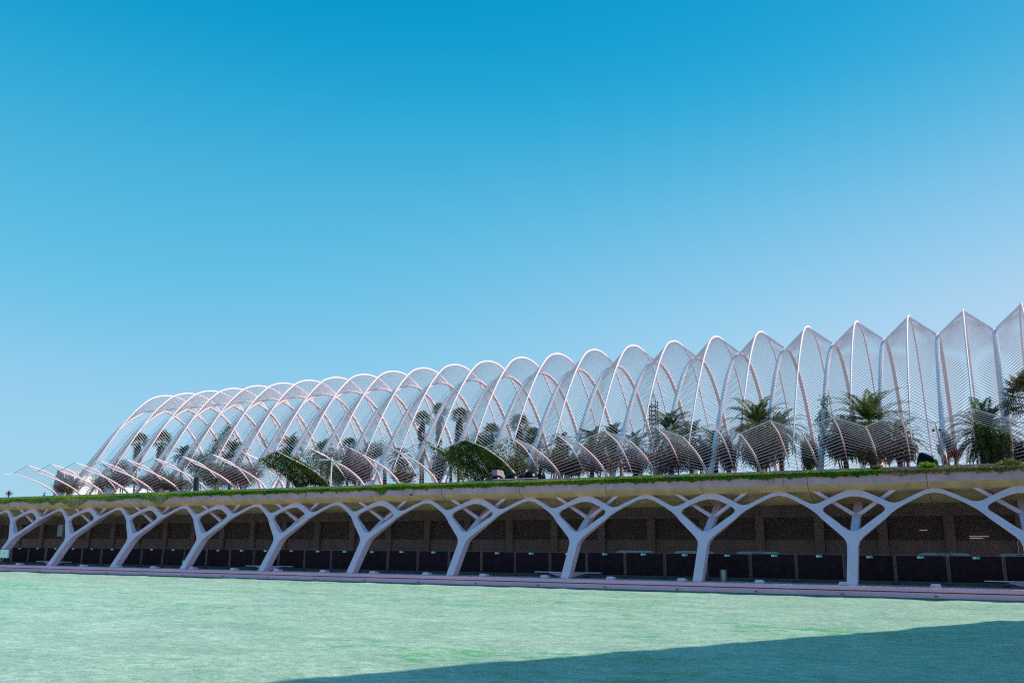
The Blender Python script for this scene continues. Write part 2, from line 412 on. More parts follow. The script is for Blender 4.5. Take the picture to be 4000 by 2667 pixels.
m.build('joint_backing', 'joint_dark', pod)
m = MB(); m.box((XL, 77.5, zz(6.40)), (XR, 79.6, zz(6.62))); m.build('planter_bed', 'earth', pod)
# kerb behind the planting, in lengths
for i in range(int((XR - XL) / 6)):
    m = MB(); m.box((XL + i*6 + .01, 79.8, zz(6.3)), (XL + i*6 + 5.99, 80.15, zz(7.17))); m.build('kerb_block', 'edge_concrete', pod, bevel=.02)
m = MB(); m.box((XL, 80.15, zz(5.2)), (XR, 94.5, zz(6.7))); m.box((XL, 94.5, zz(5.2)), (XR, 141, zz(7.85)))
m.build('deck_slab', 'deck', pod)
m = MB(); m.add([(XL, 83.5, zz(5.0)), (XR, 83.5, zz(5.0)), (XR, 141, zz(5.0)), (XL, 141, zz(5.0))], [(0, 3, 2, 1)])
m.build('ceiling', 'wall_concrete', pod)
# rear wall
YW = 96.0; PX0 = XC - 5.55
nb0, nb1 = int((XL - PX0) / 6), int((XR - PX0) / 6)
HOLE = None
m = MB(); lou = MB()
holex = at(230, 2080, YW).x
for n in range(nb0, nb1):
    x0 = PX0 + n * 6; x1 = x0 + 6
    hole = x0 < holex < x1
    p = MB(); p.box((x0 - .9, YW - .35, ZL), (x0, YW + .3, zz(4.0))); p.build('pier', 'wall_concrete', pod)
    p = MB(); p.box((x0 + .01, YW, ZL), (x1 - .91, YW + .2, zz(1.48))); p.box((x0+.01, YW-.1, zz(.36)), (x1-.91, YW-.002, zz(.46))); p.build('sill_wall', 'wall_concrete', pod)
    if not hole:
        for k in range(21):
            z = zz(1.5 + k * .11)
            lou.add([(x0, YW+.02, z), (x1-.9, YW+.02, z), (x1-.9, YW+.06, z+.045), (x0, YW+.06, z+.045)], [(0,1,2,3)])
        p = MB(); p.box((x0, YW + .25, zz(1.48)), (x1, YW + .45, zz(3.8))); p.build('shutter_back', 'louvre_metal', pod)
    else:
        p = MB(); p.box((x0, YW + .25, zz(1.48)), (x0 + 2.6, YW + .45, zz(3.8))); p.box((x0 + 2.6, YW + .25, zz(1.48)), (x1, YW + .45, zz(1.9))); p.build('shutter_back', 'louvre_metal', pod)
        for k in range(21):
            z = zz(1.5 + k * .11); lou.add([(x0, YW+.02, z), (x1-.9, YW+.02, z), (x1-.9, YW+.08, z+.04), (x0, YW+.08, z+.04)], [(0,1,2,3)])
lou.build('louvre_slats', 'louvre_metal', pod, kind='stuff')
m = MB(); m.box((XL, YW - .2, zz(3.8)), (XR, YW + .4, zz(4.2))); m.box((XL, YW - .1, zz(4.2)), (XR, YW + .3, zz(5.0))); m.build('head_beam', 'wall_concrete', pod)
# glowing strips added in place of sunlight slits between the louvres
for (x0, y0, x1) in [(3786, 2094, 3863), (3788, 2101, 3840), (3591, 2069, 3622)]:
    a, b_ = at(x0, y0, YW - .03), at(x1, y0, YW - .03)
    m = MB(); m.bar(a, b_, .03); m.build('glow_strip', 'slit_glow', pod)

# ------------------------------------------------------------------ branching columns
def plane_y(z): return 73.0 + (z + 2.15) * 0.66        # leaning plane of the lattice (eye-based z)
def fillet(pts, steps=3):      # light corner rounding (Chaikin once)
    out = []
    n = len(pts)
    for i in range(n):
        p, q = Vector(pts[i]), Vector(pts[(i + 1) % n])
        out.append(tuple(p * .75 + q * .25)); out.append(tuple(p * .25 + q * .75))
    return out
half_top = [(6.0, 5.25), (5.45, 5.18), (4.46, 4.70), (3.5, 4.20), (3.1, 4.12), (2.68, 4.20), (1.55, 4.78), (0.68, 5.19), (0, 5.26)]
half_low = [(6.0, 4.90), (5.3, 4.76), (4.25, 4.22), (3.30, 3.65), (2.83, 3.28), (2.35, 2.80), (1.44, 2.02), (0.76, 1.42), (0.50, 1.08), (0.40, 0.72), (0.38, -2.22)]
outer = [(x, z) for x, z in half_low]                       # right side, downwards
outer = outer + [(-x, z) for x, z in reversed(half_low)]    # left side upwards
outer = outer + [(-x, z) for x, z in half_top] + [(x, z) for x, z in reversed(half_top[:-1])]
hole = [(2.40, 3.62), (2.26, 3.88), (1.55, 4.26), (0.66, 4.64), (0, 4.73), (-.66, 4.64), (-1.55, 4.26), (-2.26, 3.88), (-2.40, 3.62), (-2.28, 3.40),
        (-1.5, 2.83), (-.68, 2.15), (-.34, 1.93), (0, 1.88), (.34, 1.93), (.68, 2.15), (1.5, 2.83), (2.28, 3.40)]
hole = fillet(hole)
import bmesh
def lattice_mesh():
    bm = bmesh.new()
    def depth(z):  # thickness backwards
        return 1.0 if z < 1.0 else max(0.42, 1.0 - (z - 1.0) * 0.25)
    loops = []
    for loop in (outer, hole):
        vs = [bm.verts.new((x, plane_y(z) - 73.0, z + EYE)) for x, z in loop]
        es = [bm.edges.new((vs[i], vs[(i + 1) % len(vs)])) for i in range(len(vs))]
        loops.append((vs, es))
    r = bmesh.ops.triangle_fill(bm, use_beauty=True, use_dissolve=False, edges=loops[0][1] + loops[1][1])
    bm.normal_update()
    front = [g for g in r['geom'] if isinstance(g, bmesh.types.BMFace)]
    for f in front:
        if f.normal.y > 0: f.normal_flip()
    # back copy
    vmap = {}
    for vs, es in loops:
        for v in vs:
            z = v.co.z - EYE; d = depth(z)
            vmap[v] = bm.verts.new((v.co.x * (1.0 if abs(v.co.x) > .6 else .92), v.co.y + d, v.co.z))
    for f in front:
        bm.faces.new([vmap[v] for v in reversed(f.verts)])
    for vs, es in loops:
        for i in range(len(vs)):
            a, b_ = vs[i], vs[(i + 1) % len(vs)]
            if abs(abs(a.co.x) - 6) < 1e-4 and abs(abs(b_.co.x) - 6) < 1e-4 and a.co.x * b_.co.x > 0: continue
            try: bm.faces.new((a, b_, vmap[b_], vmap[a]))
            except ValueError: pass
    bmesh.ops.recalc_face_normals(bm, faces=bm.faces)
    me = bpy.data.meshes.new('front_lattice'); bm.to_mesh(me); bm.free()
    me.materials.append(MATS['white_concrete'])
    return me
ME_lat = lattice_mesh()
def rear_mesh():
    m = MB()
    # stem from the trunk back and up to the rear fork, then on to the soffit
    def strut(p, q, w0, w1, d0, d1):
        p = Vector(p); q = Vector(q); t = (q - p).normalized(); a = t.cross(Vector((0, 1, 0)))
        if a.length < .2: a = Vector((1, 0, 0))
        a.normalize(); n = a.cross(t).normalized()
        vs = []
        for c, w, d in ((p, w0, d0), (q, w1, d1)):
            vs += [c - a*w/2 - n*d/2, c + a*w/2 - n*d/2, c + a*w/2 + n*d/2, c - a*w/2 + n*d/2]
        m.add(vs, [(0,3,2,1),(4,5,6,7),(0,1,5,4),(1,2,6,5),(2,3,7,6),(3,0,4,7)])
    strut((0, 3.0, zz(1.35)), (0, 5.85, zz(3.32)), .62, .64, .6, .55)
    strut((0, 5.8, zz(3.22)), (0, 7.9, zz(4.62)), .64, .62, .55, .5)
    for s in (-1, 1):
        strut((s*.12, 5.62, zz(3.22)), (s*3.42, 5.15, zz(5.44)), .34, .30, .5, .45)
    return m
LBLC = 'white Y-shaped concrete column with forked rear arms'
n_col = 0
ks = list(range(3, -14, -1))
for k in ks:
    x = XC + 12 * k
    if x > XR - 2 or x < XL: continue
    if k == 1: txt = 'partly cut off by the right edge of the photo'
    elif k > 1: txt = 'outside the right edge of the photo, %s beyond it' % ordinal(k - 1)
    elif k == 0: txt = 'seen almost face on, rightmost one wholly in the photo'
    else: txt = '%s from the right of those wholly in the photo' % ordinal(1 - k)
    e = empty('branching_column', (x, 73.0, ZL), LBLC + ', ' + txt, 'column', 'branching columns along the pool')
    o = bpy.data.objects.new('front_lattice', ME_lat); COL.objects.link(o); o.parent = e
    o.matrix_parent_inverse = Matrix.Translation(Vector((0, 0, -ZL)))
    bv = o.modifiers.new('bevel', 'BEVEL'); bv.width = .035; bv.segments = 2; bv.limit_method = 'ANGLE'; bv.angle_limit = R(50)
    if n_col == 0:
        rm = rear_mesh(); o2 = rm.build('rear_fork', 'white_concrete'); ME_rear = o2.data; o2.parent = e
    else:
        o2 = bpy.data.objects.new('rear_fork', ME_rear); COL.objects.link(o2); o2.parent = e
    o2.matrix_parent_inverse = Matrix.Translation(Vector((0, 0, -ZL)))
    bv = o2.modifiers.new('bevel', 'BEVEL'); bv.width = .06; bv.segments = 2; bv.limit_method = 'ANGLE'
    n_col += 1

# ------------------------------------------------------------------ the arched pergola
XT = -1.38328           # plane of the floating arch F(23)
Fx = lambda k: XT - 6 * (23 - k)
Gx = lambda k: Fx(k) - 3
YC = 117.5
def smooth_curve(P, n):
    P = np.array(P, float); t = np.r_[0, np.cumsum(np.hypot(*np.diff(P, axis=0).T))]
    # Catmull-Rom on chord length
    out = []
    for s in np.linspace(0, t[-1], n):
        i = min(max(np.searchsorted(t, s) - 1, 0), len(P) - 2); u = (s - t[i]) / (t[i+1] - t[i])
        def tan(j):
            a, b_ = max(j - 1, 0), min(j + 1, len(P) - 1); return (P[b_] - P[a]) / (t[b_] - t[a])
        h = t[i+1] - t[i]; m0, m1 = tan(i) * h, tan(i+1) * h
        out.append((2*u**3-3*u**2+1)*P[i] + (u**3-2*u**2+u)*m0 + (-2*u**3+3*u**2)*P[i+1] + (u**3-u**2)*m1)
    return np.array(out)
Gh = [(-19.1, 7.8), (-17.9, 9.45), (-14.2, 14.8), (-11.3, 18.8), (-9.6, 20.9), (-7.75, 22.75), (-5.8, 24.3), (-3.7, 25.45), (-1.8, 26.1), (0, 26.3)]
Fh = [(-17.45, 10.7), (-15.7, 13.8), (-14.0, 16.8), (-12.0, 20.0), (-10.3, 22.4), (-8.6, 24.5), (-6.8, 26.3), (-4.9, 27.75), (-2.4, 28.65), (0, 28.9)]
def full(H): return H + [(-u, z) for u, z in reversed(H[:-1])]
Gc = smooth_curve(full(Gh), 73); Fc = smooth_curve(full(Fh), 73)
Lc = smooth_curve([(89.4,11.9),(91.1,11.5),(93.7,10.8),(95.6,10.05),(97.1,9.25),(98.5,7.9)], 16)
Tc = smooth_curve([(89.8,13.1),(91.5,12.75),(93.5,12.25),(95,11.5),(96.2,10.75),(97.4,9.75),(97.9,9.2)], 16)
def rib_mesh(C, wf, df, n=8, closed_y=lambda p: p[0] + YC):
    """C: (n,2) y,z ; wf, df: width (x) and in-plane depth at parameter 0..1"""
    m = MB(); N = len(C); vs = []; fs = []
    for i in range(N):
        s = i / (N - 1); t = C[min(i+1, N-1)] - C[max(i-1, 0)]; t = t / np.hypot(*t); nn = np.array([-t[1], t[0]])
        w, d = wf(s) / 2, df(s) / 2
        for k in range(n):
            an = 2 * math.pi * (k + .5) / n; ca, sa = math.cos(an), math.sin(an)
            q = 0.55; ca = math.copysign(abs(ca)**q, ca); sa = math.copysign(abs(sa)**q, sa)
            vs.append((ca * w, closed_y(C[i]) + nn[0] * sa * d, zz(C[i][1]) + nn[1] * sa * d))
    for i in range(N - 1):
        for k in range(n):
            k2 = (k + 1) % n; fs.append((i*n+k, i*n+k2, (i+1)*n+k2, (i+1)*n+k))
    fs.append(tuple(range(n-1, -1, -1))); fs.append(tuple((N-1)*n + k for k in range(n)))
    m.add(vs, fs); return m
lab = 'long white steel vault of leaning arches and thin slats standing on the podium roof'
per = empty('arched_pergola', (XC, YC, zz(7.85)), lab, 'pergola')
ends = lambda s: abs(2 * s - 1)     # 1 at the feet, 0 at the crown
def inst(name, me, x, parent):
    o = bpy.data.objects.new(name, me); COL.objects.link(o); o.parent = parent
    o.matrix_parent_inverse = Matrix.Translation(-parent.location); o.location = (x, 0, 0); return o
def proto(mb, name, mname):
    o = mb.build(name, mname, smooth=True); me = o.data; bpy.data.objects.remove(o); return me
MG = proto(rib_mesh(Gc, lambda s: .44 + .14 * ends(s), lambda s: .38 + .36 * ends(s)**1.3), 'fixed_arch', 'white_steel')
MF = proto(rib_mesh(Fc, lambda s: .13 + .09 * (1 - ends(s)**2), lambda s: .13 + .15 * (1 - ends(s)**2)), 'floating_arch', 'white_steel')
ks_g = range(0, 28); ks_f = range(0, 27)
for k in ks_g: inst('fixed_arch', MG, Gx(k), per)
for k in ks_f: inst('floating_arch', MF, Fx(k), per)
# slats: same fraction of the half length on both arches
NS = 61
def arc_sample(C, fr):
    t = np.r_[0, np.cumsum(np.hypot(*np.diff(C, axis=0).T))]; t /= t[-1]
    return np.c_[np.interp(fr, t, C[:, 0]), np.interp(fr, t, C[:, 1])]
gtrim = smooth_curve(full([(-18.15, 9.1)] + Gh[2:]), 121)
fr = np.linspace(0, 1, 2 * NS + 1)
GS, FS = arc_sample(gtrim, fr), arc_sample(Fc, fr)
unit = bpy.data.meshes.new('slat')
_mb = MB(); _mb.box((-.5, -.5, -.5), (.5, .5, .5)); unit.from_pydata(_mb.v, [], _mb.f); unit.materials.append(MATS['white_steel'])
def slat_obj(p, q, w, h, parent, name='slat'):
    o = bpy.data.objects.new(name, unit); COL.objects.link(o); o.parent = parent
    o.matrix_parent_inverse = Matrix.Translation(-parent.location)
    t = q - p; L = t.length; t.normalize(); a = t.cross(Vector((0, 0, 1))).normalized(); b_ = a.cross(t)
    M = Matrix((t * L, a * w, b_ * h)).transposed().to_4x4(); M.translation = (p + q) / 2
    o.matrix_basis = M
    return o
def pt(x, c, off=YC): return Vector((x, c[0] + off, zz(c[1])))
single = []; rest = MB()
for k in range(0, 27):
    for side in (-1, 1):
        xg = Gx(k) if side < 0 else Gx(k + 1)
        xf = Fx(k)
        for i in range(len(fr)):
            near = i < NS
            p, q = pt(xg, GS[i]), pt(xf, FS[i])
            big = near and ((k == 23) or (k == 22 and side > 0) or (k == 22 and side < 0 and i >= NS - 0))
            if big: single.append((p, q))
            else: rest.bar(p, q, .052, .05)
for p, q in single[:298]: slat_obj(p, q, .052, .05, per)
rest.build('slats', 'white_steel', per, kind='stuff')

# outward leaning wings on both sides
ML = proto(rib_mesh(Lc, lambda s: .10 + .20 * s, lambda s: .12 + .26 * s * s, closed_y=lambda p: p[0]), 'low_rib', 'white_steel')
MT = proto(rib_mesh(Tc, lambda s: .07 + .07 * (1 - s) * s * 4, lambda s: .08 + .10 * (1 - s) * s * 4, closed_y=lambda p: p[0]), 'tall_rib', 'white_steel')
NW = 18
fw = np.linspace(0.0, 1, NW)
LT = arc_sample(smooth_curve([(89.4,11.9),(91.1,11.5),(93.7,10.8),(95.6,10.05),(97.1,9.25),(98.0,8.55)], 40), fw)
TT = arc_sample(Tc, fw)
for sgn, nm in ((1, 'wing_near'), (-1, 'wing_far')):
    w = empty('side_wing', (XC, 98.4 if sgn > 0 else 136.6, zz(7.85)),
              'row of white slatted ribs leaning out from the vault feet towards the pool' if sgn > 0 else 'row of white slatted ribs leaning out behind the vault on its far side', 'pergola wing')
    mir = Matrix.Identity(4)
    for k in range(0, 28):
        o = inst('low_rib', ML, Gx(k), w)
        if sgn < 0: o.location = (Gx(k), 2 * YC, 0); o.scale = (1, -1, 1)
    for k in range(0, 27):
        o = inst('tall_rib', MT, Fx(k), w)
        if sgn < 0: o.location = (Fx(k), 2 * YC, 0); o.scale = (1, -1, 1)
    rest = MB(); cnt = 0
    for k in range(26, -1, -1):
        for side in (1, -1):
            xg = Gx(k) if side < 0 else Gx(k + 1); xf = Fx(k)
            for i in range(NW):
                yy = lambda y: y if sgn > 0 else 2 * YC - y
                p = Vector((xg, yy(LT[i][0]), zz(LT[i][1]))); q = Vector((xf, yy(TT[i][0]), zz(TT[i][1])))
                th = .095 if i == 0 else .04
                if sgn > 0 and k <= 23 and cnt < 298: slat_obj(p, q, th, th * .9, w); cnt += 1
                else: rest.bar(p, q, th, th * .9)
    if sgn > 0:   # pointed outrigger at the far left end
        rest.bar((Gx(0), 89.4, zz(11.9)), at(17, 1851, 88.0), .06)
    rest.build('slats', 'white_steel', w, kind='stuff')

exec_later = []
# ------------------------------------------------------------------ things along the pool
def bollard(x, label):
    m = MB(); y0, y1, z0 = 73.05, 74.0, ZL
    m.add([(x-.40, y0-.0, z0), (x+.40, y0, z0), (x+.36, y1, z0), (x-.36, y1, z0),
           (x-.31, y0+.10, z0+.27), (x+.31, y0+.10, z0+.27), (x+.26, y1-.1, z0+.20), (x-.26, y1-.1, z0+.20)],
          [(0,3,2,1),(4,5,6,7),(0,1,5,4),(1,2,6,5),(2,3,7,6),(3,0,4,7)])
    o = m.build('edge_block', 'white_concrete', bevel=.05)
    tag(o, label, 'edge block', 'pale blocks on the pool edge')
bx = [-4.65 - 6.37 * i for i in range(-3, 20)]
nb = 0
for x in sorted(bx, reverse=True):
    if x > 1.5: txt = 'pale trapezoid block on the pool edge beyond the right side of the photo, %s out' % ordinal(4 - bx.index(x) - 0) if x in bx else ''
    else:
        nb += 1; txt = 'pale trapezoid block on the pool edge, %s counted from the right end' % ordinal(nb)
    bollard(x, txt)
nb = 0
for i in range(-3, 20):
    x = -4.67 - 6.43 * i
    e = empty('drain_cover', (x, YE - .05, zz(-2.8)), '', 'drain')
    if i < 0: e['label'] = 'small round-topped outlet hood in the pool wall beyond the right side, %s out' % ordinal(-i)
    else: e['label'] = 'small round-topped outlet hood in the pool wall above the water, %s counted from the right' % ordinal(i + 1)
    e['group'] = 'outlet hoods in the pool wall'
    m = MB(); vs = []; n = 10
    for ring, (r_, y) in enumerate(((.17, YE - .04), (.17, YE - .16), (.11, YE - .16), (.11, YE - .06))):
        for a in range(n + 1):
            an = math.pi * a / n; vs.append((x + math.cos(an) * r_, y, zz(-2.88) + math.sin(an) * r_))
    fs = []
    for r_ in range(3):
        for a in range(n): q = r_ * (n + 1) + a; fs.append((q, q + 1, q + n + 2, q + n + 1))
    m.add(vs, fs); m.build('hood', 'ledge_concrete', e)
    m = MB(); m.add([(x + math.cos(math.pi*a/n)*.11, YE - .055, zz(-2.88) + math.sin(math.pi*a/n)*.11) for a in range(n + 1)], [tuple(range(n + 1))])
    m.build('grille', 'dark_stone', e)

def bench(x, label):
    e = empty('bench', (x, 75.9, ZL), label, 'bench', 'long white benches behind the columns')
    m = MB(); m.box((x - 3.3, 75.55, ZL + .43), (x + 3.3, 76.15, ZL + .50)); m.build('seat', 'white_concrete', e, bevel=.015)
    m = MB(); n = 10
    for i in range(n):
        a, b_ = -1.9 + 3.8 * i / n, -1.9 + 3.8 * (i + 1) / n
        h = lambda t: .42 * (abs(t) / 1.9) ** 1.5
        m.add([(x+a, 75.65, ZL+h(a)), (x+b_, 75.65, ZL+h(b_)), (x+b_, 76.05, ZL+h(b_)), (x+a, 76.05, ZL+h(a)),
               (x+a, 75.65, ZL+.43), (x+b_, 75.65, ZL+.43), (x+b_, 76.05, ZL+.43), (x+a, 76.05, ZL+.43)],
              [(0,3,2,1),(4,5,6,7),(0,1,5,4),(2,3,7,6)])
    m.build('support', 'ledge_concrete', e)
bench(1.75, 'long white bench cut off by the right edge of the photo')
bench(-35.4, 'long white bench behind the third column base from the right')
bench(-71.9, 'long white bench behind a slanted column in the left half of the photo')
bench(-109.5, 'long white bench nearest the left edge of the photo')

def litter_bin(x, y, label):
    e = empty('litter_bin', (x, y, ZL), label, 'litter bin', 'metal litter bins on the pool edge')
    m = MB(); n = 14
    vs = [(x + math.cos(2*math.pi*a/n)*.23, y + math.sin(2*math.pi*a/n)*.23, ZL + z) for z in (0.0, .95) for a in range(n)]
    m.add(vs, [(a, (a+1) % n, n + (a+1) % n, n + a) for a in range(n)]); m.build('bin_body', 'bin_metal', e, smooth=True)
    m = MB()
    for s in (-1, 1): m.box((x + s*.25 - .02, y - .10, ZL), (x + s*.25 + .02, y + .10, ZL + 1.0))
    m.build('side_bracket', 'galvanised', e)
    m = MB(); m.tube([(x, y, ZL + .93), (x, y, ZL + .97)], [.24, .20], 14); m.build('rim', 'galvanised', e)
litter_bin(-20.7, 74.9, 'round metal litter bin standing between the two rightmost full columns')
litter_bin(-84.0, 74.7, 'round metal litter bin beside a slanted column base in the left third')

# fence panels
jx0 = -0.14
nf = 0
plate_px = []
for i in range(-8, 36):
    xa = jx0 - 3.79 * i; xb = xa - 3.79
    if i < 0: lb = 'black mesh site fence panel beyond the right edge of the photo, %s out' % ordinal(-i)
    else: lb = 'black mesh site fence panel on galvanised frame under the arcade, %s from the right edge' % ordinal(i + 1)
    e = empty('fence_panel', ((xa + xb) / 2, 77.5, ZL), lb, 'fence panel', 'black mesh fence panels under the arcade')
    m = MB(); Y = 77.5 + random.uniform(-.05, .05); top = ZL + 2.25 + random.uniform(-.02, .02)
    for x in (xa - .09, xb + .09): m.tube([(x, Y, ZL + .02), (x, Y, top)], [.018, .018], 6)
    for z in (top, ZL + .25): m.tube([(xa - .09, Y, z), (xb + .09, Y, z)], [.018, .018], 5)
    m.build('frame', 'galvanised', e)
    m = MB(); nx, nz = 9, 4; vs = []
    for j in range(nz + 1):
        for k in range(nx + 1):
            vs.append((xa - .13 + (xb - xa + .26) * k / nx, Y + .03 + random.uniform(0, .05), ZL + .27 + (top - ZL - .29) * j / nz))
    m.add(vs, [(j*(nx+1)+k, j*(nx+1)+k+1, (j+1)*(nx+1)+k+1, (j+1)*(nx+1)+k) for j in range(nz) for k in range(nx)])
    m.build('mesh_cloth', 'black_mesh', e, smooth=True)
    xm = (xa + xb) / 2 + random.uniform(-.15, .15)
    m = MB(); m.box((xm - .24, Y - .035, top - .22), (xm, Y - .02, top - .05), 'sign_white'); m.box((xm, Y - .035, top - .22), (xm + .26, Y - .02, top - .05), 'sign_teal')
    m.box((xm - .15, Y - .038, top - .15), (xm - .09, Y - .036, top - .09), 'sign_orange')
    m.box((xm + .04, Y - .038, top - .16), (xm + .22, Y - .036, top - .125), 'sign_white')
    m.build('sign_plate', parent=e)
    m = MB(); m.box((xb - .3, Y - .12, ZL), (xb + .3, Y + .12, ZL + .13)); m.build('foot', 'dark_stone', e, bevel=.02)

# pale boards above the fence, one with a number, one with a web address
FONT = bpy.data.curves.new('lettering', 'FONT')
def text_obj(s, loc, size, parent, mname='text_dark'):
    cu = bpy.data.curves.new('lettering', 'FONT'); cu.body = s; cu.size = size; cu.align_x = 'CENTER'; cu.align_y = 'CENTER'; cu.extrude = .004
    o = bpy.data.objects.new('lettering', cu); COL.objects.link(o); cu.materials.append(MATS[mname])
    dg = bpy.context.evaluated_depsgraph_get(); me = bpy.data.meshes.new_from_object(o.evaluated_get(dg))
    bpy.data.objects.remove(o)
    o = bpy.data.objects.new('lettering', me); COL.objects.link(o)
    o.parent = parent; o.matrix_parent_inverse = Matrix.Translation(-parent.location)
    o.location = loc; o.rotation_euler = (R(90), 0, 0)
    return o
boards = [(2405, 2555, 2153, None, 'plain pale rounded board showing above the fence left of the second full column'),
          (2631, 2794, 2156, None, 'plain pale rounded board above the fence behind the second full column'),
          (2873, 3049, 2161, 'www.coc.es', 'pale rounded board lettered with a web address above the fence'),
          (3583, 3797, 2175, '\u2022 902 100 031', 'pale rounded board lettered with a telephone number above the fence'),
          (3900, 4110, 2181, 'www.coc.es', 'pale rounded board above the fence at the right edge of the photo')]
for x0, x1, y, t, lb in boards:
    a, b_ = at(x0, y, 80.0), at(x1, y, 80.0); zc = zz(.02) + .06; L = b_.x - a.x
    e = empty('sign_board', ((a.x + b_.x) / 2, 80, ZL), lb, 'board', 'pale boards above the fence')
    out = [(0, -.12), (.15, .08), (.45, .17), (L - .45, .17), (L - .15, .08), (L, -.12)]
    m = MB(); vs = [(a.x + u, 79.95, zc + v) for u, v in out] + [(a.x + u, 80.05, zc + v) for u, v in out]
    n = len(out); m.add(vs, [tuple(range(n)), tuple(range(2*n-1, n-1, -1))] + [(i, n+i, n+(i+1) % n, (i+1) % n) for i in range(n)])
    m.build('board', 'pale_board', e)
    m = MB()
    for u in (.5, L - .5): m.tube([(a.x + u, 80.1, ZL), (a.x + u, 80.1, zc)], [.03, .03], 6)
    m.build('post', 'galvanised', e)
    if t: text_obj(t, ((a.x + b_.x) / 2, 79.94, zc + .07), .22, e)

# cabinet at the left edge
p0, p1 = at(0, 2145, 73.6), at(29, 2178, 73.6)
e = empty('notice_cabinet', (p1.x - .8, 73.8, ZL), 'pale framed notice cabinet on a stand at the left edge of the photo', 'notice cabinet')
m = MB(); m.box((p1.x - 1.7, 73.6, p1.z), (p1.x, 73.8, p0.z)); m.build('panel', 'sign_white', e)
m = MB()
m.box((p1.x - 1.75, 73.56, p0.z), (p1.x + .45, 73.84, p0.z + .06)); m.box((p1.x - 1.75, 73.56, p1.z - .07), (p1.x + .05, 73.84, p1.z))
m.box((p1.x - .3, 73.66, ZL), (p1.x - .2, 73.76, p1.z - .07)); m.box((p1.x - 1.5, 73.66, ZL), (p1.x - 1.4, 73.76, p1.z - .07))
m.build('frame', 'dark_stone', e)
m = MB(); m.box((p1.x - .95, 73.585, (p0.z+p1.z)/2 - .05), (p1.x - .80, 73.598, (p0.z+p1.z)/2 + .15)); m.build('emblem', 'sign_orange', e)

# security camera below the cornice
p = at(1609, 1922, 77.15)
e = empty('security_camera', (p.x, 77.1, p.z), 'small dome security camera hanging from the cornice edge', 'camera')
m = MB(); m.box((p.x - .03, 76.95, p.z - .02), (p.x + .03, 77.2, p.z + .05)); m.tube([(p.x, 76.98, p.z), (p.x, 76.98, p.z - .18)], [.03, .05], 8); m.build('bracket', 'far_white', e)
m = MB(); m.tube([(p.x, 76.98, p.z - .18), (p.x, 76.98, p.z - .24), (p.x, 76.98, p.z - .32), (p.x, 76.98, p.z - .36)], [.13, .14, .10, .03], 12); m.build('dome', 'dark_stone', e, smooth=True)

# ------------------------------------------------------------------ things on the roof terrace
DZ = zz(6.7)
# lamp / sign post
pt0, pt1 = at(1291, 1893, 81), at(1295.6, 1786, 81)
e = empty('roof_sign_post', (pt0.x, 81, DZ), 'white post with three short cross panels standing at the roof edge left of centre', 'sign post')
m = MB(); m.tube([(pt0.x, 81, DZ), (pt0.x, 81, pt1.z)], [.09, .08], 8); m.build('post', 'white_steel', e)
for (xa, ya, xb, yb) in [(1247, 1793, 1292, 1797), (1297, 1800, 1332, 1803), (1297, 1811, 1327, 1814)]:
    a, b_ = at(xa, ya, 80.9), at(xb, yb, 80.9)
    m = MB(); m.box((a.x, 80.85, (a.z + b_.z)/2 - .11), (b_.x, 80.95, (a.z + b_.z)/2 + .11)); m.build('cross_panel', 'far_white', e)

def dome(x0, x1, ytop, Y, label, lobe=True, skew=0.0):
    a, b_ = at(x0, 1870, Y), at(x1, 1870, Y); top = at((x0+x1)/2, ytop, Y).z
    cx, rx = (a.x + b_.x) / 2, (b_.x - a.x) / 2; h = top - DZ
    e = empty('black_sculpture', (cx, Y, DZ), label, 'sculpture', 'glossy black rounded sculptures on the roof edge')
    def ell(cx, cy, rx, ry, h, name):
        m = MB(); nu, nv = 18, 8; vs = []
        for j in range(nv + 1):
            v = math.pi / 2 * j / nv
            for i in range(nu):
                u = 2 * math.pi * i / nu; ph = math.cos(v) ** .75; 
                vs.append((cx + rx * ph * math.cos(u) + skew * rx * math.sin(v) * .3, cy + ry * ph * math.sin(u), DZ + h * math.sin(v) ** .9))
        m.add(vs, [(j*nu+i, j*nu+(i+1) % nu, (j+1)*nu+(i+1) % nu, (j+1)*nu+i) for j in range(nv) for i in range(nu)])
        return m.build(name, 'black_gloss', e, smooth=True)
    ell(cx, Y, rx, 1.2, h, 'shell')
    if lobe: ell(cx + rx * .62, Y + 1.3, rx * .5, .8, h * 1.01, 'rear_lobe')
dome(1886, 1913, 1862, 82, 'smallest glossy black mound of the row on the roof edge, at its left end', False)
dome(1923, 1966, 1855, 82, 'glossy black mound on the roof edge, second of the row from the left', False)
dome(1972, 2033, 1848, 82, 'wide glossy black mound on the roof edge, third of the row from the left')
dome(2045, 2104, 1838, 82, 'tallest glossy black mound of the row, at its right end on the roof edge')
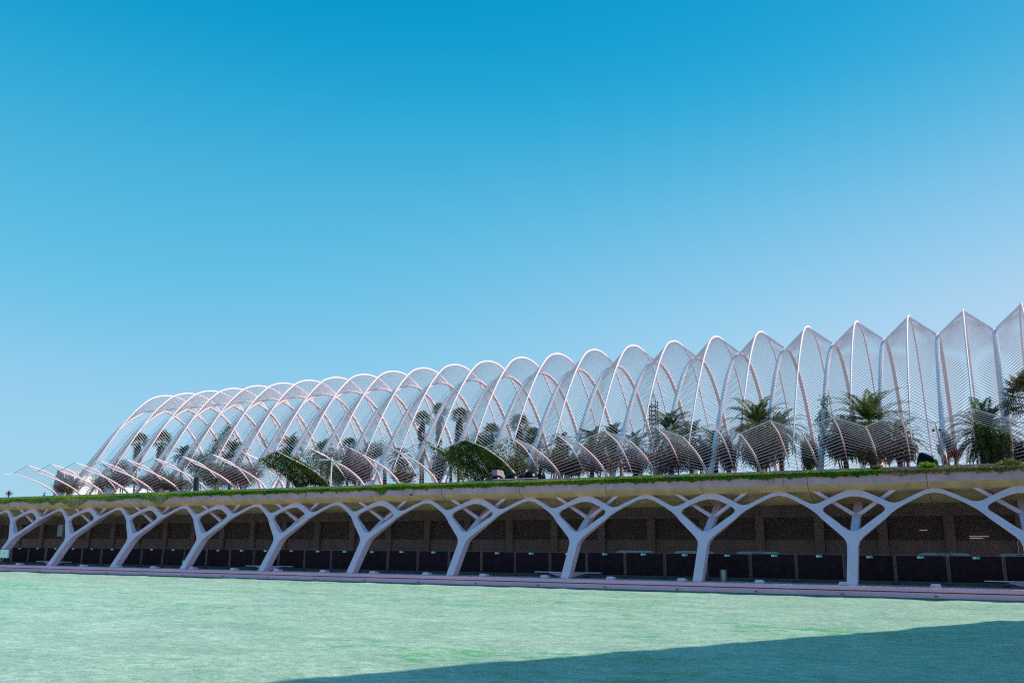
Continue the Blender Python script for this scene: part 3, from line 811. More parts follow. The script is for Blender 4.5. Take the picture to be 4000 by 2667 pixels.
# big folded black sculpture at the right
P = lambda x, y, Y=84: at(x, y, Y)
e = empty('black_folded_sculpture', (P(3623, 1810).x, 84, DZ), 'large black sculpture of nested folded shells in front of the arches near the right edge', 'sculpture')
outl = [(3579, 1830), (3580, 1808), (3584, 1785), (3590, 1770), (3596, 1766), (3604, 1766), (3625, 1774), (3645, 1781), (3655, 1789), (3663, 1800), (3667, 1815), (3668, 1830)]
def shell(outl, Y, th, name, sc):
    m = MB(); n = len(outl); layers = 6; vs = []
    c = P(3622, 1830, Y)
    for l in range(layers + 1):
        s = math.cos(l / layers * math.pi / 2 * .98) ** .6
        for (x, y) in outl:
            p = P(x, y, Y); vs.append((c.x + (p.x - c.x) * s * sc, Y - math.sin(l / layers * math.pi / 2) * th, DZ + (p.z - DZ) * s * sc))
    fs = [(l*n+i, l*n+i+1, (l+1)*n+i+1, (l+1)*n+i) for l in range(layers) for i in range(n - 1)]
    base = len(vs)
    for (x, y) in outl:
        p = P(x, y, Y); vs.append((c.x + (p.x - c.x) * .96 * sc, Y + .5, DZ + (p.z - DZ) * .96 * sc))
    fs += [(i, base+i, base+i+1, i+1) for i in range(n - 1)]; fs.append(tuple(base + i for i in range(n)))
    m.add(vs, fs); m.build(name, 'black_gloss', e, smooth=True)
shell(outl, 84.0, .5, 'outer_shell', 1.0)
shell(outl, 83.6, .45, 'inner_shell', .66)
shell(outl, 83.2, .4, 'inner_shell', .40)
# dark tapered slab
a, b_, t_ = at(757, 1900, 84), at(773, 1900, 84), at(776, 1862, 84); t0 = at(760, 1864, 84)
m = MB(); z1 = t_.z
m.add([(a.x, 83.9, DZ), (b_.x, 83.9, DZ), (b_.x, 84.3, DZ), (a.x, 84.3, DZ), (t0.x, 83.9, t0.z), (t_.x, 83.9, z1), (t_.x, 84.2, z1), (t0.x, 84.2, t0.z)],
      [(0,3,2,1),(4,5,6,7),(0,1,5,4),(1,2,6,5),(2,3,7,6),(3,0,4,7)])
tag(m.build('stone_slab', 'dark_stone', bevel=.03), 'dark upright tapered stone slab on the roof edge in the left part', 'sculpture')
# handrail
e = empty('handrail', (at(2010, 1870, 80.6).x, 80.6, DZ), 'thin pale handrail in front of the black mounds', 'handrail')
a, b_ = at(1925, 1873, 80.6), at(2100, 1866, 80.6); zt = (a.z + b_.z) / 2
m = MB(); m.tube([(a.x, 80.6, zt), (b_.x, 80.6, zt)], [.03, .03], 6); m.build('rail', 'far_white', e)
for f in (0, .33, .66, 1):
    x = a.x + (b_.x - a.x) * f; m = MB(); m.tube([(x, 80.6, DZ), (x, 80.6, zt - .02)], [.025, .025], 6); m.build('post', 'far_white', e)
# pale wedge
a, b_, c_, d_ = at(1893, 1866, 88), at(1946, 1866, 88), at(1932, 1832, 88), at(1914, 1832, 88)
m = MB(); m.add([(a.x, 88, DZ), (b_.x, 88, DZ), (b_.x, 91, DZ), (a.x, 91, DZ), (d_.x, 88.6, d_.z), (c_.x, 88.6, c_.z), (c_.x, 90, c_.z), (d_.x, 90, d_.z)],
      [(0,3,2,1),(4,5,6,7),(0,1,5,4),(1,2,6,5),(2,3,7,6),(3,0,4,7)])
tag(m.build('skylight_wedge', 'wedge_concrete'), 'pale pink tapering concrete block behind the small black mounds', 'skylight')
# round spot lamps on a wing rib
for x, y, lb in [(3646, 1680, 'left of the pair of round dark spotlights on a white rib near the right edge'), (3671, 1679, 'right of the pair of round dark spotlights on a white rib near the right edge')]:
    p = at(x, y, 89.9)
    e = empty('spotlight', p, lb, 'spotlight', 'round spotlights on the rib')
    m = MB(); m.tube([p + Vector((0, -.1, 0)), p + Vector((0, .05, 0)), p + Vector((0, .16, 0))], [.12, .12, .05], 12); m.build('lamp_head', 'dark_stone', e)
    m = MB(); m.bar(p + Vector((0, .05, .05)), (Gx(23), 90.4, p.z + .2), .04); m.build('arm', 'galvanised', e)

# person at the roof edge, far left: one skinned body
def person(x, y, z0, label):
    J = {'pelvis': (0,0,.95), 'chest': (0,0,1.35), 'neck': (0,0,1.52), 'head': (0,-.03,1.66), 'top': (0,-.02,1.78),
         'hl': (-.1,0,.9), 'kl': (-.11,-.02,.5), 'fl': (-.12,.02,.08), 'tl': (-.12,-.14,.04), 'hr': (.1,0,.9), 'kr': (.11,.03,.5), 'fr': (.13,.06,.08), 'tr': (.13,-.10,.04),
         'sl': (-.2,0,1.42), 'el': (-.27,.03,1.13), 'wl': (-.24,-.1,.9), 'gl': (-.23,-.14,.82), 'sr': (.2,0,1.42), 'er': (.27,.03,1.13), 'wr': (.24,-.1,.9), 'gr': (.23,-.14,.82)}
    E = [('pelvis','chest'),('chest','neck'),('neck','head'),('head','top'),('pelvis','hl'),('hl','kl'),('kl','fl'),('fl','tl'),('pelvis','hr'),('hr','kr'),('kr','fr'),('fr','tr'),
         ('chest','sl'),('sl','el'),('el','wl'),('wl','gl'),('chest','sr'),('sr','er'),('er','wr'),('wr','gr')]
    rad = {'pelvis':.15,'chest':.16,'neck':.06,'head':.1,'top':.07,'hl':.1,'kl':.065,'fl':.045,'tl':.035,'hr':.1,'kr':.065,'fr':.045,'tr':.035,'sl':.07,'el':.045,'wl':.032,'gl':.035,'sr':.07,'er':.045,'wr':.032,'gr':.035}
    names = list(J); me = bpy.data.meshes.new('body')
    me.from_pydata([J[n] for n in names], [(names.index(a), names.index(b_)) for a, b_ in E], [])
    e = empty('person', (x, y, z0), label, 'person')
    o = bpy.data.objects.new('body', me); COL.objects.link(o); o.parent = e
    sk = o.modifiers.new('skin', 'SKIN'); 
    for i, n in enumerate(names): me.skin_vertices[0].data[i].radius = (rad[n], rad[n])
    me.skin_vertices[0].data[0].use_root = True
    o.modifiers.new('sub', 'SUBSURF').levels = 1; o.modifiers['sub'].render_levels = 1
    me.materials.append(MATS['cloth'])
    dg = bpy.context.evaluated_depsgraph_get(); me2 = bpy.data.meshes.new_from_object(o.evaluated_get(dg))
    me2.materials.clear(); me2.materials.append(MATS['cloth']); me2.materials.append(MATS['skin'])
    o.modifiers.clear(); o.data = me2
    for pl in me2.polygons:
        c = pl.center
        pl.material_index = 1 if c.z > 1.55 or (c.z < .92 and abs(c.x) > .19) else 0
        pl.use_smooth = True
    m = MB(); nu, nv = 12, 5; vs = []
    for j in range(nv + 1):
        v = math.pi / 2 * j / nv
        for i in range(nu):
            u = 2*math.pi*i/nu; vs.append((x + .12*math.cos(v)*math.cos(u), y + .02 + .13*math.cos(v)*math.sin(u), z0 + 1.68 + .15*math.sin(v)))
    m.add(vs, [(j*nu+i, j*nu+(i+1) % nu, (j+1)*nu+(i+1) % nu, (j+1)*nu+i) for j in range(nv) for i in range(nu)])
    m.build('hair', 'hair', e, smooth=True)
p = at(174, 1923, 81.6)
person(p.x, 81.6, p.z - 1.82, 'dark-haired person whose head shows above the hedge at the far left')

# ------------------------------------------------------------------ far structures
def poly_block(name, pts, Y, depth, mname, parent=None, zfoot=None):
    m = MB(); a = [at(x, y, Y) for x, y in pts]
    n = len(a); back = [(p.x, p.y + depth, p.z) for p in a]
    m.add([tuple(p) for p in a] + back, [tuple(range(n)), tuple(range(2*n-1, n-1, -1))] + [(i, n+i, n+(i+1) % n, (i+1) % n) for i in range(n)])
    return m.build(name, mname, parent)
p = at(240, 1930, 260)
e = empty('far_pylon', (p.x, 260, 0), 'distant pinkish tapering tower with a sunlit side coloured white behind the leftmost ribs', 'tower')
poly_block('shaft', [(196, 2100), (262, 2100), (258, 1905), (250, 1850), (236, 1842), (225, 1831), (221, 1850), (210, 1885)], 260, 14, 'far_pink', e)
poly_block('sunlit_side', [(258, 2100), (282, 2100), (284, 1896), (290, 1880), (289, 1862), (272, 1854), (254, 1850), (257, 1880)], 259, 14, 'far_white', e)  # sunlight put into the colour, whiter than the shaft
p = at(415, 1930, 260)
e = empty('far_white_hall', (p.x, 260, 0), 'distant low white building with a stepped roof behind the left pergola feet', 'building')
poly_block('left_block', [(372, 2100), (407, 2100), (407, 1897), (384, 1893)], 258, 20, 'far_white', e)
poly_block('right_block', [(409, 2100), (446, 2100), (444, 1905), (440, 1901), (409, 1896)], 259, 20, 'far_white', e)
# lattice mast
a, b_ = at(2544, 1681, 260), at(2566, 1561, 260); tip = at(2553, 1516, 260)
e = empty('lattice_mast', (a.x, 260, 0), 'distant thin steel lattice antenna mast seen through the arches', 'mast')
xa, xb = at(2542, 1640, 260).x, at(2566, 1640, 260).x; w = (xb - xa) / 2; cx = (xa + xb) / 2; zt = at(2553, 1566, 260).z
m = MB()
for sx in (-1, 1):
    for sy in (-1, 1): m.bar((cx + sx*w, 260 + sy*w, 0), (cx + sx*w, 260 + sy*w, zt), .3)
m.build('mast_legs', 'mast_steel', e)
m = MB(); z = 30.0; st = 1.35
while z < zt - .5:
    for s in (-1, 1):
        m.bar((cx - w, 260 + s*w, z), (cx + w, 260 + s*w, z + 0.0), .34)
        m.bar((cx + s*w, 260 - w, z), (cx + s*w, 260 + w, z), .34)
        m.bar((cx - w, 260 + s*w, z), (cx, 260 + s*w, z + st * .5), .1); m.bar((cx + w, 260 + s*w, z), (cx, 260 + s*w, z + st * .5), .1)
    z += st
m.build('braces', 'mast_steel', e)
m = MB(); m.bar((cx, 260, zt), (cx, 260, tip.z), .18)
for s in (-1, 1): m.bar((cx + s*w, 260, zt), (cx, 260, zt + 2.4), .14)
m.bar((cx - 1.0, 260, zt + 1.7), (cx + 1.0, 260, zt + 1.7), .14)
m.build('spire', 'mast_steel', e)

# neighbouring tall building right of the camera; it shades the near right corner of the pool
d_ = 24.0; h_ = d_ * math.tan(SUN_EL)
sh = Vector((math.cos(SUN_AZ) * d_, math.sin(SUN_AZ) * d_, 0))
A = Vector((-15.9, 17.2, 0)) + sh; B = Vector((1.0, 54.8, 0)) + sh; dr = (B - A).normalized()
A = A - dr * 2.5; nrm = Vector((dr.y, -dr.x, 0))
e = empty('neighbour_building', ((A + B) / 2), 'tall pale building beside the pool, right of the photo, casting its shadow on the water', 'building')
fp = [A, B, B + nrm * 26, A + nrm * 26]
m = MB(); m.add([(p.x, p.y, -.3) for p in fp] + [(p.x, p.y, h_) for p in fp], [(3,2,1,0),(4,5,6,7),(0,1,5,4),(1,2,6,5),(2,3,7,6),(3,0,4,7)])
m.build('wall', 'far_white', e)
L = (B - A).length
for i in range(8):
    for j in range(5):
        c = A + dr * (2.5 + i * (L - 5) / 7) - nrm * .02; z = 3 + j * 4
        m = MB(); m.bar(c + Vector((0, 0, z)), c + Vector((0, 0, z + 2)), 1.5, .06, up=tuple(dr.cross(Vector((0, 0, 1))))) 
        m.build('window', 'glass_dark', e)

#VEG
# ------------------------------------------------------------------ planting along the roof edge
def cover(name, xa, xb, n, m_, label, hang=False):
    x = xa + (xb - xa) * rng.random(n)
    y = 77.25 + 2.3 * rng.random(n) ** 1.3
    ridge = .34 + .07 * np.sin(x * .9) * np.sin(x * .37 + 1) + .10 * np.sin(x * 4.1) * np.sin(x * 2.3) + .06 * np.sin(x * 9.7 + np.sin(x)) + .14 * np.maximum(0, np.sin(x * .23 + 2)) ** 6
    z = 6.42 + (ridge + .1) * (1 - ((y - 78.1) / 1.6) ** 2) * (0.35 + .65 * rng.random(n) ** .5)
    k = rng.random(n) < .5          # front drape over the edge
    drop = .08 + .06 * np.sin(x * 1.7) * np.sin(x * .61) + .05 * np.sin(x * 5.1) * np.sin(x * 3.3) + .16 * np.maximum(0, np.sin(x * 2.9 + 2 * np.sin(x * .7))) ** 12
    if hang: drop = drop + .20 + .17 * np.sin(x * .8 + 1)
    for c, w, d in [(-92.2, 1.0, 1.0), (-108.5, 2.0, .9), (-113.2, .8, .7), (-57.9, .5, .5)]: drop = drop + d * np.exp(-((x - c) / w) ** 2)
    y = np.where(k, 77.18 - .14 * rng.random(n) - .03, y)
    z = np.where(k, 6.72 - (drop + .32) * rng.random(n) ** 1.1, z)
    C = np.c_[x, y, z + EYE]
    return quads_obj(name, leaf_quads(C, .11, .7), m_, label=label, cat='ground cover', kind='stuff')
cover('ground_cover', XL, -88, 60000, 'leaf_cover', 'green trailing plants hanging over the roof edge in the left half', True)
cover('ground_cover', -88, -8, 85000, 'leaf_cover', 'low green ground cover along the roof edge in the middle', False)
cover('ground_cover', -32, XR, 36000, 'leaf_cover_dry', 'yellowish dry ground cover mixed along the right end of the roof edge', False)
# small mounds of taller cover at the right
def clump(name, x, y, z, rx, ry, rz, n, m_, size, label=None, cat=None, parent=None, group=None, kind=None, lump=0.35):
    d = rng.normal(size=(n, 3)); d /= np.linalg.norm(d, axis=1)[:, None]
    r = rng.random(n) ** .45
    ph = rng.random(6) * 6.28
    l = 1 + lump * (np.sin(d[:, 0] * 4 + ph[0]) * np.sin(d[:, 2] * 5 + ph[1]) + .5 * np.sin(d[:, 1] * 7 + ph[2]))
    C = d * (r * l)[:, None] * np.array([rx, ry, rz]) + np.array([x, y, z])
    return quads_obj(name, leaf_quads(C, size), m_, parent, label=label, cat=cat, group=group, kind=kind)
for x, y, s, lb in [(3428, 1824, .38, 'small rounded green tuft rising from the roof edge planting below the big right palm'), (3622, 1815, .5, 'bright green rounded tuft growing in front of the black folded sculpture'),
                    (3950, 1806, .6, 'yellow-green tuft of ground cover nearest the right edge')]:
    p = at(x, y, 78.0)
    clump('low_bush', p.x, 78.0, p.z - .05, s * 1.3, .6, s * .55, 1500, 'leaf_cover' if s == .5 else 'leaf_cover_dry', .11, lb, 'bush')
# hanging bare stems over the cornice
sp = [(3025, 1845, 3018, 1885), (3062, 1845, 3056, 1900), (1200, 1905, 1195, 1935), (640, 1935, 632, 1962), (3880, 1836, 3925, 1838), (150, 1950, 160, 1985)]
for i, (x0, y0, x1, y1) in enumerate(sp):
    a, b_ = at(x0, y0, 77.1), at(x1, y1, 77.05); m = MB(); pts = [a.lerp(b_, t) + Vector((random.uniform(-.06, .06), 0, -.12 * math.sin(math.pi * t))) for t in np.linspace(0, 1, 7)]
    m.tube(pts, [.018] * 7, 4)
    for q in pts: m.add([q + Vector((random.uniform(-.1, .1), -.03, random.uniform(-.1, .1))) for _ in range(3)], [(0, 1, 2)])
    tag(m.build('hanging_stem', 'twig'), 'bare trailing stem hanging over the cornice, %s' % ['short one right of centre', 'long one right of centre', 'small one left of centre', 'one in the left third', 'sagging one near the right edge', 'one near the far left'][i], 'vine', 'trailing stems over the cornice')

# ------------------------------------------------------------------ palms
def quad_strip_leaf(P, Q, w, up):
    return [P - up * w * .5, Q, P + up * w * .5]
def frond(c, az, el, L, Q, rd, seg=12):
    p = c.copy(); h = Vector((math.cos(az), math.sin(az), 0)); tone = random.random()
    for s in range(seg):
        el -= R(6.5) * (0.15 + 1.6 * s / seg) * (1 if el > -1.0 else .2); d = h * math.cos(el) + Vector((0, 0, math.sin(el))); q = p + d * (L / seg)
        side = d.cross(Vector((0, 0, 1))); side = side.normalized() if side.length > .05 else Vector((1, 0, 0)); nrm_ = side.cross(d)
        w = .035 * (1 - s / seg) + .01
        Q.append([p - side*w, q - side*w*.8, q + side*w*.8, p + side*w]); rd.append(tone)
        if s >= 1:
            ll = L * .19 * math.sin(math.pi * min(1, (s + .8) / seg) ** .7) + .10
            for sub in (0, .2, .4, .6, .8):
                b0 = p.lerp(q, sub)
                for sg in (-1, 1):
                    dd = (side * sg * .70 + d * .72 + nrm_ * .25 * random.random() - Vector((0, 0, .25 * random.random()))).normalized() * ll * random.uniform(.85, 1.1)
                    wv = d * .06
                    Q.append([b0 - wv, b0 + dd * .5 - wv * .9, b0 + dd, b0 + dd * .5 + wv * .9]); rd.append(tone * .7 + .3 * random.random())
        p = q

def feather_palm(x, ytop, Y, r, label, zbase=None, skirt=False, n=34, m_='leaf_palm', lean=0.0, up=.6):
    """crown top at pixel ytop; r = frond length in metres"""
    top = at(x, ytop, Y); zc = top.z - r * up
    base = zz(7.85); c = Vector((top.x, Y, zc))
    e = empty('palm_tree', (top.x + lean, Y, base), label, 'palm tree')
    m = MB(); N = 8
    pts = [Vector((top.x + lean * (1 - i / N), Y, base + (zc - base) * i / N)) for i in range(N + 1)]
    if zc - base < .6: pts = [Vector((top.x, Y, base)), Vector((top.x, Y, base + .6))]
    m.tube(pts, [.32 - .08 * i / len(pts) for i in range(len(pts))], 9); m.build('trunk', 'palm_trunk', e, smooth=True)
    Q = []; rd = []
    for f in range(n):
        frond(c, f * 2.39996 + random.uniform(-.2, .2), R(86) - (f / n) ** .85 * R(100) + random.uniform(-.14, .14), r * random.uniform(.85, 1.12) * (.8 if f < 5 else 1), Q, rd)
    quads_obj('crown', np.array([[list(v) for v in q] for q in Q]), m_, e, np.array(rd))
    Q = []; rd = []; n2 = int(n * .75)
    for f in range(n2):
        frond(c - Vector((0, 0, .25)), f * 2.39996 + 1, R(5) - (f / n2) * R(62) + random.uniform(-.15, .15), r * random.uniform(.7, 1.0), Q, rd)
    quads_obj('old_fronds', np.array([[list(v) for v in q] for q in Q]), 'leaf_mixed', e, np.array(rd))
    if skirt:
        clump('dead_skirt', c.x, Y, zc - r * .55, r * .38, r * .38, r * .55, 900, 'leaf_dead', .35, parent=e)
    return e

def fan_palm(x, ytop, Y, r, label, skirt=1.0, n=46, ff=.55, cm='leaf_palm'):
    top = at(x, ytop, Y); zc = top.z - r; base = zz(7.85)
    e = empty('fan_palm', (top.x, Y, base), label, 'palm tree')
    m = MB(); m.tube([(top.x, Y, base), (top.x, Y, base + .5), (top.x + .05, Y, zc)], [.28, .2, .15], 8); m.build('trunk', 'palm_trunk', e, smooth=True)
    c = Vector((top.x, Y, zc)); Q = []; rd = []
    def fan(c, az, el, pet, fr_, tone, wid=R(115), curl=.25):
        h = Vector((math.cos(az), math.sin(az), 0)); d = h * math.cos(el) + Vector((0, 0, math.sin(el))); s = Vector((-math.sin(az), math.cos(az), 0)); nn = s.cross(d)
        hub = c + d * pet
        Q.append([c - s*.02, hub - s*.02, hub + s*.02, c + s*.02]); rd.append(tone)
        nb_ = 15
        for b_ in range(nb_):
            a = (b_ / (nb_ - 1) - .5) * 2 * wid; dd = d * math.cos(a) + s * math.sin(a); L = fr_ * (1 - .25 * abs(a) / wid) * random.uniform(.85, 1.1)
            mid = hub + dd * L * .6 + nn * .05; tip_ = hub + dd * L - Vector((0, 0, L * curl * random.uniform(.6, 1.6)))
            pr_ = dd.cross(nn).normalized() * L * .055
            Q.append([hub, mid - pr_, tip_, mid + pr_]); rd.append(tone * .8 + .2 * random.random())
    for f in range(n):
        az = f * 2.39996; el = R(80) - (f / n) * R(105)
        fan(c, az, el, r * (1.08 - ff) * random.uniform(.8, 1.1), r * ff, random.random())
    quads_obj('crown', np.array([[list(v) for v in q] for q in Q]), cm, e, np.array(rd))
    if skirt > 0:
        Q.clear(); rd.clear(); ns = int(26 * skirt)
        for f in range(ns):
            cc = c - Vector((0, 0, r * skirt * 1.9 * (f / ns) ** 1.2))
            fan(cc, f * 2.39996, R(-62) + random.uniform(-.25, .2), r * random.uniform(.12, .34), r * random.uniform(.4, .7), random.random(), R(42), .5)
        quads_obj('dead_skirt', np.array([[list(v) for v in q] for q in Q]), 'leaf_dead', e, np.array(rd))
    return e

# fan palms: pixel x, top y, plane, crown radius
fans = [
 (548, 1680, 112, 2.3, 1.0, 'fan palm with a hanging skirt behind the second leg of the vault, far left'),
 (637, 1672, 113, 2.6, 1.6, 'stout fan palm with a thick dead skirt behind the third leg from the left'),
 (1366, 1700, 112, 1.6, .6, 'small fan palm top among dark bushes left of centre'),
 (1652, 1597, 110, 1.7, 1.7, 'tall slender fan palm, left one of the three brown-skirted palms near the middle'),
 (1718, 1566, 116, 1.6, 1.4, 'tall fan palm, middle one of the three brown-skirted palms near the middle'),
 (1797, 1582, 112, 1.8, 1.9, 'tall fan palm with longest skirt, right one of the three brown-skirted palms near the middle'),
 (1922, 1643, 108, 1.8, .7, 'fan palm with green crown above dense bushes behind the large ivy mass'),
 (2030, 1608, 112, 2.0, 1.8, 'fan palm with yellowish dead fronds just right of the ivy mass, taller of two'),
 (2085, 1660, 110, 1.6, 1.3, 'fan palm with yellowish dead fronds, shorter one beside a taller palm'),
 (4032, 1430, 98, 3.3, 1.5, 'big fan palm crown cut off by the right edge of the photo')]
for x, y, Y, r, sk, lb in fans: fan_palm(x, y, Y, r, lb, sk, 46 if x < 3900 else 150, .55 if x < 3900 else .36, 'leaf_palm' if x < 3900 else 'leaf_mixed')
feathers = [
 (720, 1738, 110, 2.2, 26, 'dark feather palm tuft at the left behind the fourth leg'),
 (912, 1718, 110, 2.6, 28, 'dark feather palm between legs to the left of the first ivy mass'),
 (1138, 1698, 112, 2.5, 30, 'feather palm tops rising behind the first ivy mass'),
 (2190, 1690, 104, 2.0, 26, 'small feather palm with stiff fronds right of the glossy black mounds'),
 (1262, 1720, 112, 2.2, 26, 'feather palm tuft just right of the first ivy mass'),
 (1560, 1745, 108, 2.0, 24, 'low feather palm between legs left of the three tall palms'),
 (2480, 1690, 106, 2.4, 28, 'pale green feather palm directly below the lattice mast'),
 (2790, 1672, 106, 2.4, 28, 'feather palm between the rounded palm and the large upright palm'),
 (3040, 1600, 110, 3.0, 32, 'slender feather palm just behind the large upright palm'),
 (3290, 1625, 106, 3.0, 32, 'feather palm half hidden left of the largest palm'),
 (3500, 1640, 106, 2.8, 30, 'feather palm half hidden right of the largest palm'),
 (2310, 1672, 104, 2.2, 28, 'low feather palm, left of a close pair right of centre'),
 (2392, 1655, 108, 2.1, 28, 'feather palm, right of a close pair right of centre'),
 (2615, 1607, 104, 3.4, 34, 'tall feather palm with rising fronds just right of the lattice mast'),
 (2695, 1650, 108, 2.4, 30, 'rounded feather palm beside the one with rising fronds'),
 (2952, 1565, 102, 3.6, 36, 'large feather palm with upright fronds in the right half'),
 (3385, 1530, 102, 4.2, 40, 'largest feather palm with wide arching fronds in the right half'),
 (3838, 1572, 98, 3.6, 40, 'large drooping feather palm behind the wing near the right edge')]
for x, y, Y, r, n, lb in feathers: feather_palm(x, y, Y, r * 1.3, lb, n=int(n * .95))

# ------------------------------------------------------------------ shrubs
def shrub(x, ytop, ybot, hw, Y, m_, label, dens=1.0, twigs=160, name='shrub', group=None):
    t, b_ = at(x, ytop, Y), at(x, ybot, Y); l, r_ = at(x - hw, ybot, Y), at(x + hw, ybot, Y)
    rx = (r_.x - l.x) / 2; cx, zc = (l.x + r_.x) / 2, (t.z + b_.z) / 2; rz = (t.z - b_.z) / 2 + .2; zb = zz(7.85) if Y > 94 else zz(6.7)
    e = empty(name, (cx, Y, zb), label, 'shrub' if name == 'shrub' else name.replace('_', ' '), group)
    m = MB(); ry = min(rx, 2.4)
    twigs = int(twigs * (1.2 + dens))
    for i in range(twigs):
        d = Vector((random.gauss(0, 1), random.gauss(0, .8), random.gauss(.15, .7))).normalized()
        q = Vector((cx + d.x * rx * random.uniform(.5, 1.2), Y + d.y * ry, zc + d.z * rz * random.uniform(.5, 1.12)))
        p = Vector((cx + (random.random() - .5 + d.x * .5) * rx * .9, Y + d.y * ry * .4, zc - rz * random.uniform(.2, .9))); mid = p.lerp(q, .55) + Vector((random.uniform(-.35, .35), random.uniform(-.3, .3), random.uniform(-.1, .35)))
        m.tube([p, mid, q], [.026, .018, .007], 3, cap=False)
    for i in range(4):
        p = Vector((cx + random.uniform(-.35, .35) * rx, Y, zb)); q = Vector((cx + random.uniform(-.6, .6) * rx, Y, zc)); m.tube([p, p.lerp(q, .5) + Vector((random.uniform(-.2, .2), 0, 0)), q], [.09, .07, .04], 5)
    m.build('stems', 'twig', e)
    N = int((3300 if dens < 1.4 else 2300) * dens * max(1, rx / 2.5)); L_ = []
    nl = 13
    for j in range(nl):      # several overlapping lobes give an uneven outline
        a_ = random.uniform(0, 6.28); o_ = random.uniform(.1, 1.0); fr_ = random.uniform(.2, .48)
        c = np.array([cx + math.cos(a_) * o_ * rx, Y + random.uniform(-.4, .4) * ry, zc + math.sin(a_) * o_ * rz])
        d = rng.normal(size=(N // nl, 3)); d /= np.linalg.norm(d, axis=1)[:, None]
        L_.append(c + d * (rng.random(N // nl) ** .4)[:, None] * np.array([rx * fr_ * 1.4, ry * .8, rz * fr_]))
    quads_obj('foliage', leaf_quads(np.concatenate(L_), .15), m_, e)
SH = [
 (262, 1868, 1925, 42, 97, 'leaf_dry', .8, 'dark feathery shrub under the first leaning ribs at the far left'),
 (405, 1840, 1915, 45, 99, 'leaf_dry', .45, 'sparse purplish bush behind the third wing rib'),
 (470, 1828, 1905, 48, 100, 'leaf_dry', .7, 'purplish bush tangled in the slats left of the dark slab'),
 (455, 1795, 1840, 34, 106, 'leaf_ivy', .6, 'small dark green leafy bush behind the first legs'),
 (600, 1842, 1912, 62, 99, 'leaf_dry', 1.2, 'dense dark bush just left of the dark upright slab'),
 (680, 1855, 1915, 50, 98, 'leaf_mixed', 1.0, 'olive brown bush directly left of the dark slab'),
 (775, 1770, 1850, 40, 104, 'leaf_ivy', .9, 'dark green leafy bush behind the fifth leg'),
 (845, 1800, 1900, 62, 100, 'leaf_mixed', 1.2, 'brown and green bush between the dark slab and the ivy mass'),
 (940, 1800, 1905, 60, 99, 'leaf_dry', 1.3, 'dark brown bush left of the first ivy mass'),
 (1325, 1742, 1880, 62, 100, 'leaf_mixed', 1.3, 'broad brown-green bush behind the roof sign post'),
 (1395, 1770, 1895, 50, 99, 'leaf_dry', 1.2, 'dark bush to the right of the roof sign post'),
 (1455, 1725, 1790, 40, 108, 'leaf_ivy', .9, 'rounded dark green tree crown left of centre'),
 (1570, 1832, 1880, 42, 99, 'leaf_mixed', .9, 'low olive bush between legs left of the three tall palms'),
 (1715, 1765, 1880, 30, 101, 'leaf_dry', .6, 'thin purplish bush below the three tall palms'),
 (1900, 1690, 1770, 48, 105, 'leaf_green', 1.2, 'dark green bush above the large ivy mass'),
 (2010, 1760, 1855, 50, 99, 'leaf_dry', 1.1, 'grey-purple dry bush right of the large ivy mass'),
 (2070, 1690, 1790, 40, 104, 'leaf_mixed', .9, 'yellow-brown bush under the two palms near the middle'),
 (2165, 1752, 1850, 70, 98, 'leaf_mixed', 1.5, 'dark broad bush just right of the tallest black mound'),
 (2245, 1770, 1860, 45, 99, 'leaf_dry', 1.1, 'dark bush between black mounds and the low palms'),
 (2350, 1712, 1845, 85, 98, 'leaf_mixed', 1.7, 'large dark green and brown bush under the pair of palms right of centre'),
 (2480, 1760, 1850, 55, 100, 'leaf_dry', .6, 'sparse purplish bush below the lattice mast'),
 (2625, 1705, 1850, 100, 98, 'leaf_mixed', 1.9, 'wide dark bush under the tall palm right of the mast'),
 (2740, 1715, 1840, 45, 100, 'leaf_dry', .8, 'brown bush right of the wide dark bush'),
 (2850, 1690, 1845, 42, 100, 'leaf_dry', .45, 'thin twiggy bush in front of the palm with upright fronds'),
 (2985, 1662, 1832, 100, 98, 'leaf_mixed', 1.9, 'wide dark bush below the large upright palm'),
 (3165, 1692, 1830, 42, 97, 'leaf_ivy', .9, 'dark green narrow bush between two wing ribs right of the upright palm'),
 (3300, 1660, 1800, 75, 98, 'leaf_dry', 1.2, 'purple-brown bush left of the largest palm'),
 (3425, 1660, 1815, 95, 97, 'leaf_mixed', 1.9, 'massive dark bush around the trunk of the largest palm'),
 (3540, 1680, 1805, 48, 98, 'leaf_dry', .55, 'open twiggy purple bush left of the folded black sculpture'),
 (3700, 1690, 1790, 36, 101, 'leaf_dry', .35, 'very sparse bush behind the rightmost full leg'),
 (3880, 1700, 1810, 56, 97, 'leaf_ivy', .6, 'hanging dark green bush near the right edge'),
 (3990, 1720, 1810, 36, 99, 'leaf_dry', .5, 'sparse bush at the right edge')]
for x, yt, yb, hw, Y, m_, dn, lb in SH: shrub(x, yt, yb, hw, Y, m_, lb, dn)
# tree trunks that show below crowns
for x, y0, y1, Y, w, lb in [(1760, 1745, 1872, 100, .2, 'slim dark bare trunk left of the large ivy mass'), (1652, 1745, 1880, 108, .16, 'thin trunk below the left tall palm'),
                            (2110, 1820, 1862, 99, .28, 'short thick dark trunk right of the black mounds'), (1502, 1830, 1882, 100, .3, 'dark forked trunk left of the three tall palms'),
                            (3845, 1760, 1815, 98, .45, 'thick trunk under the drooping palm near the right edge')]:
    a, b_ = at(x, y0, Y), at(x, y1 + 20, Y); m = MB(); m.tube([b_, a.lerp(b_, .5) + Vector((.06, 0, 0)), a], [w, w * .85, w * .8], 8)
    tag(m.build('tree_trunk', 'palm_trunk', smooth=True), lb, 'tree trunk')

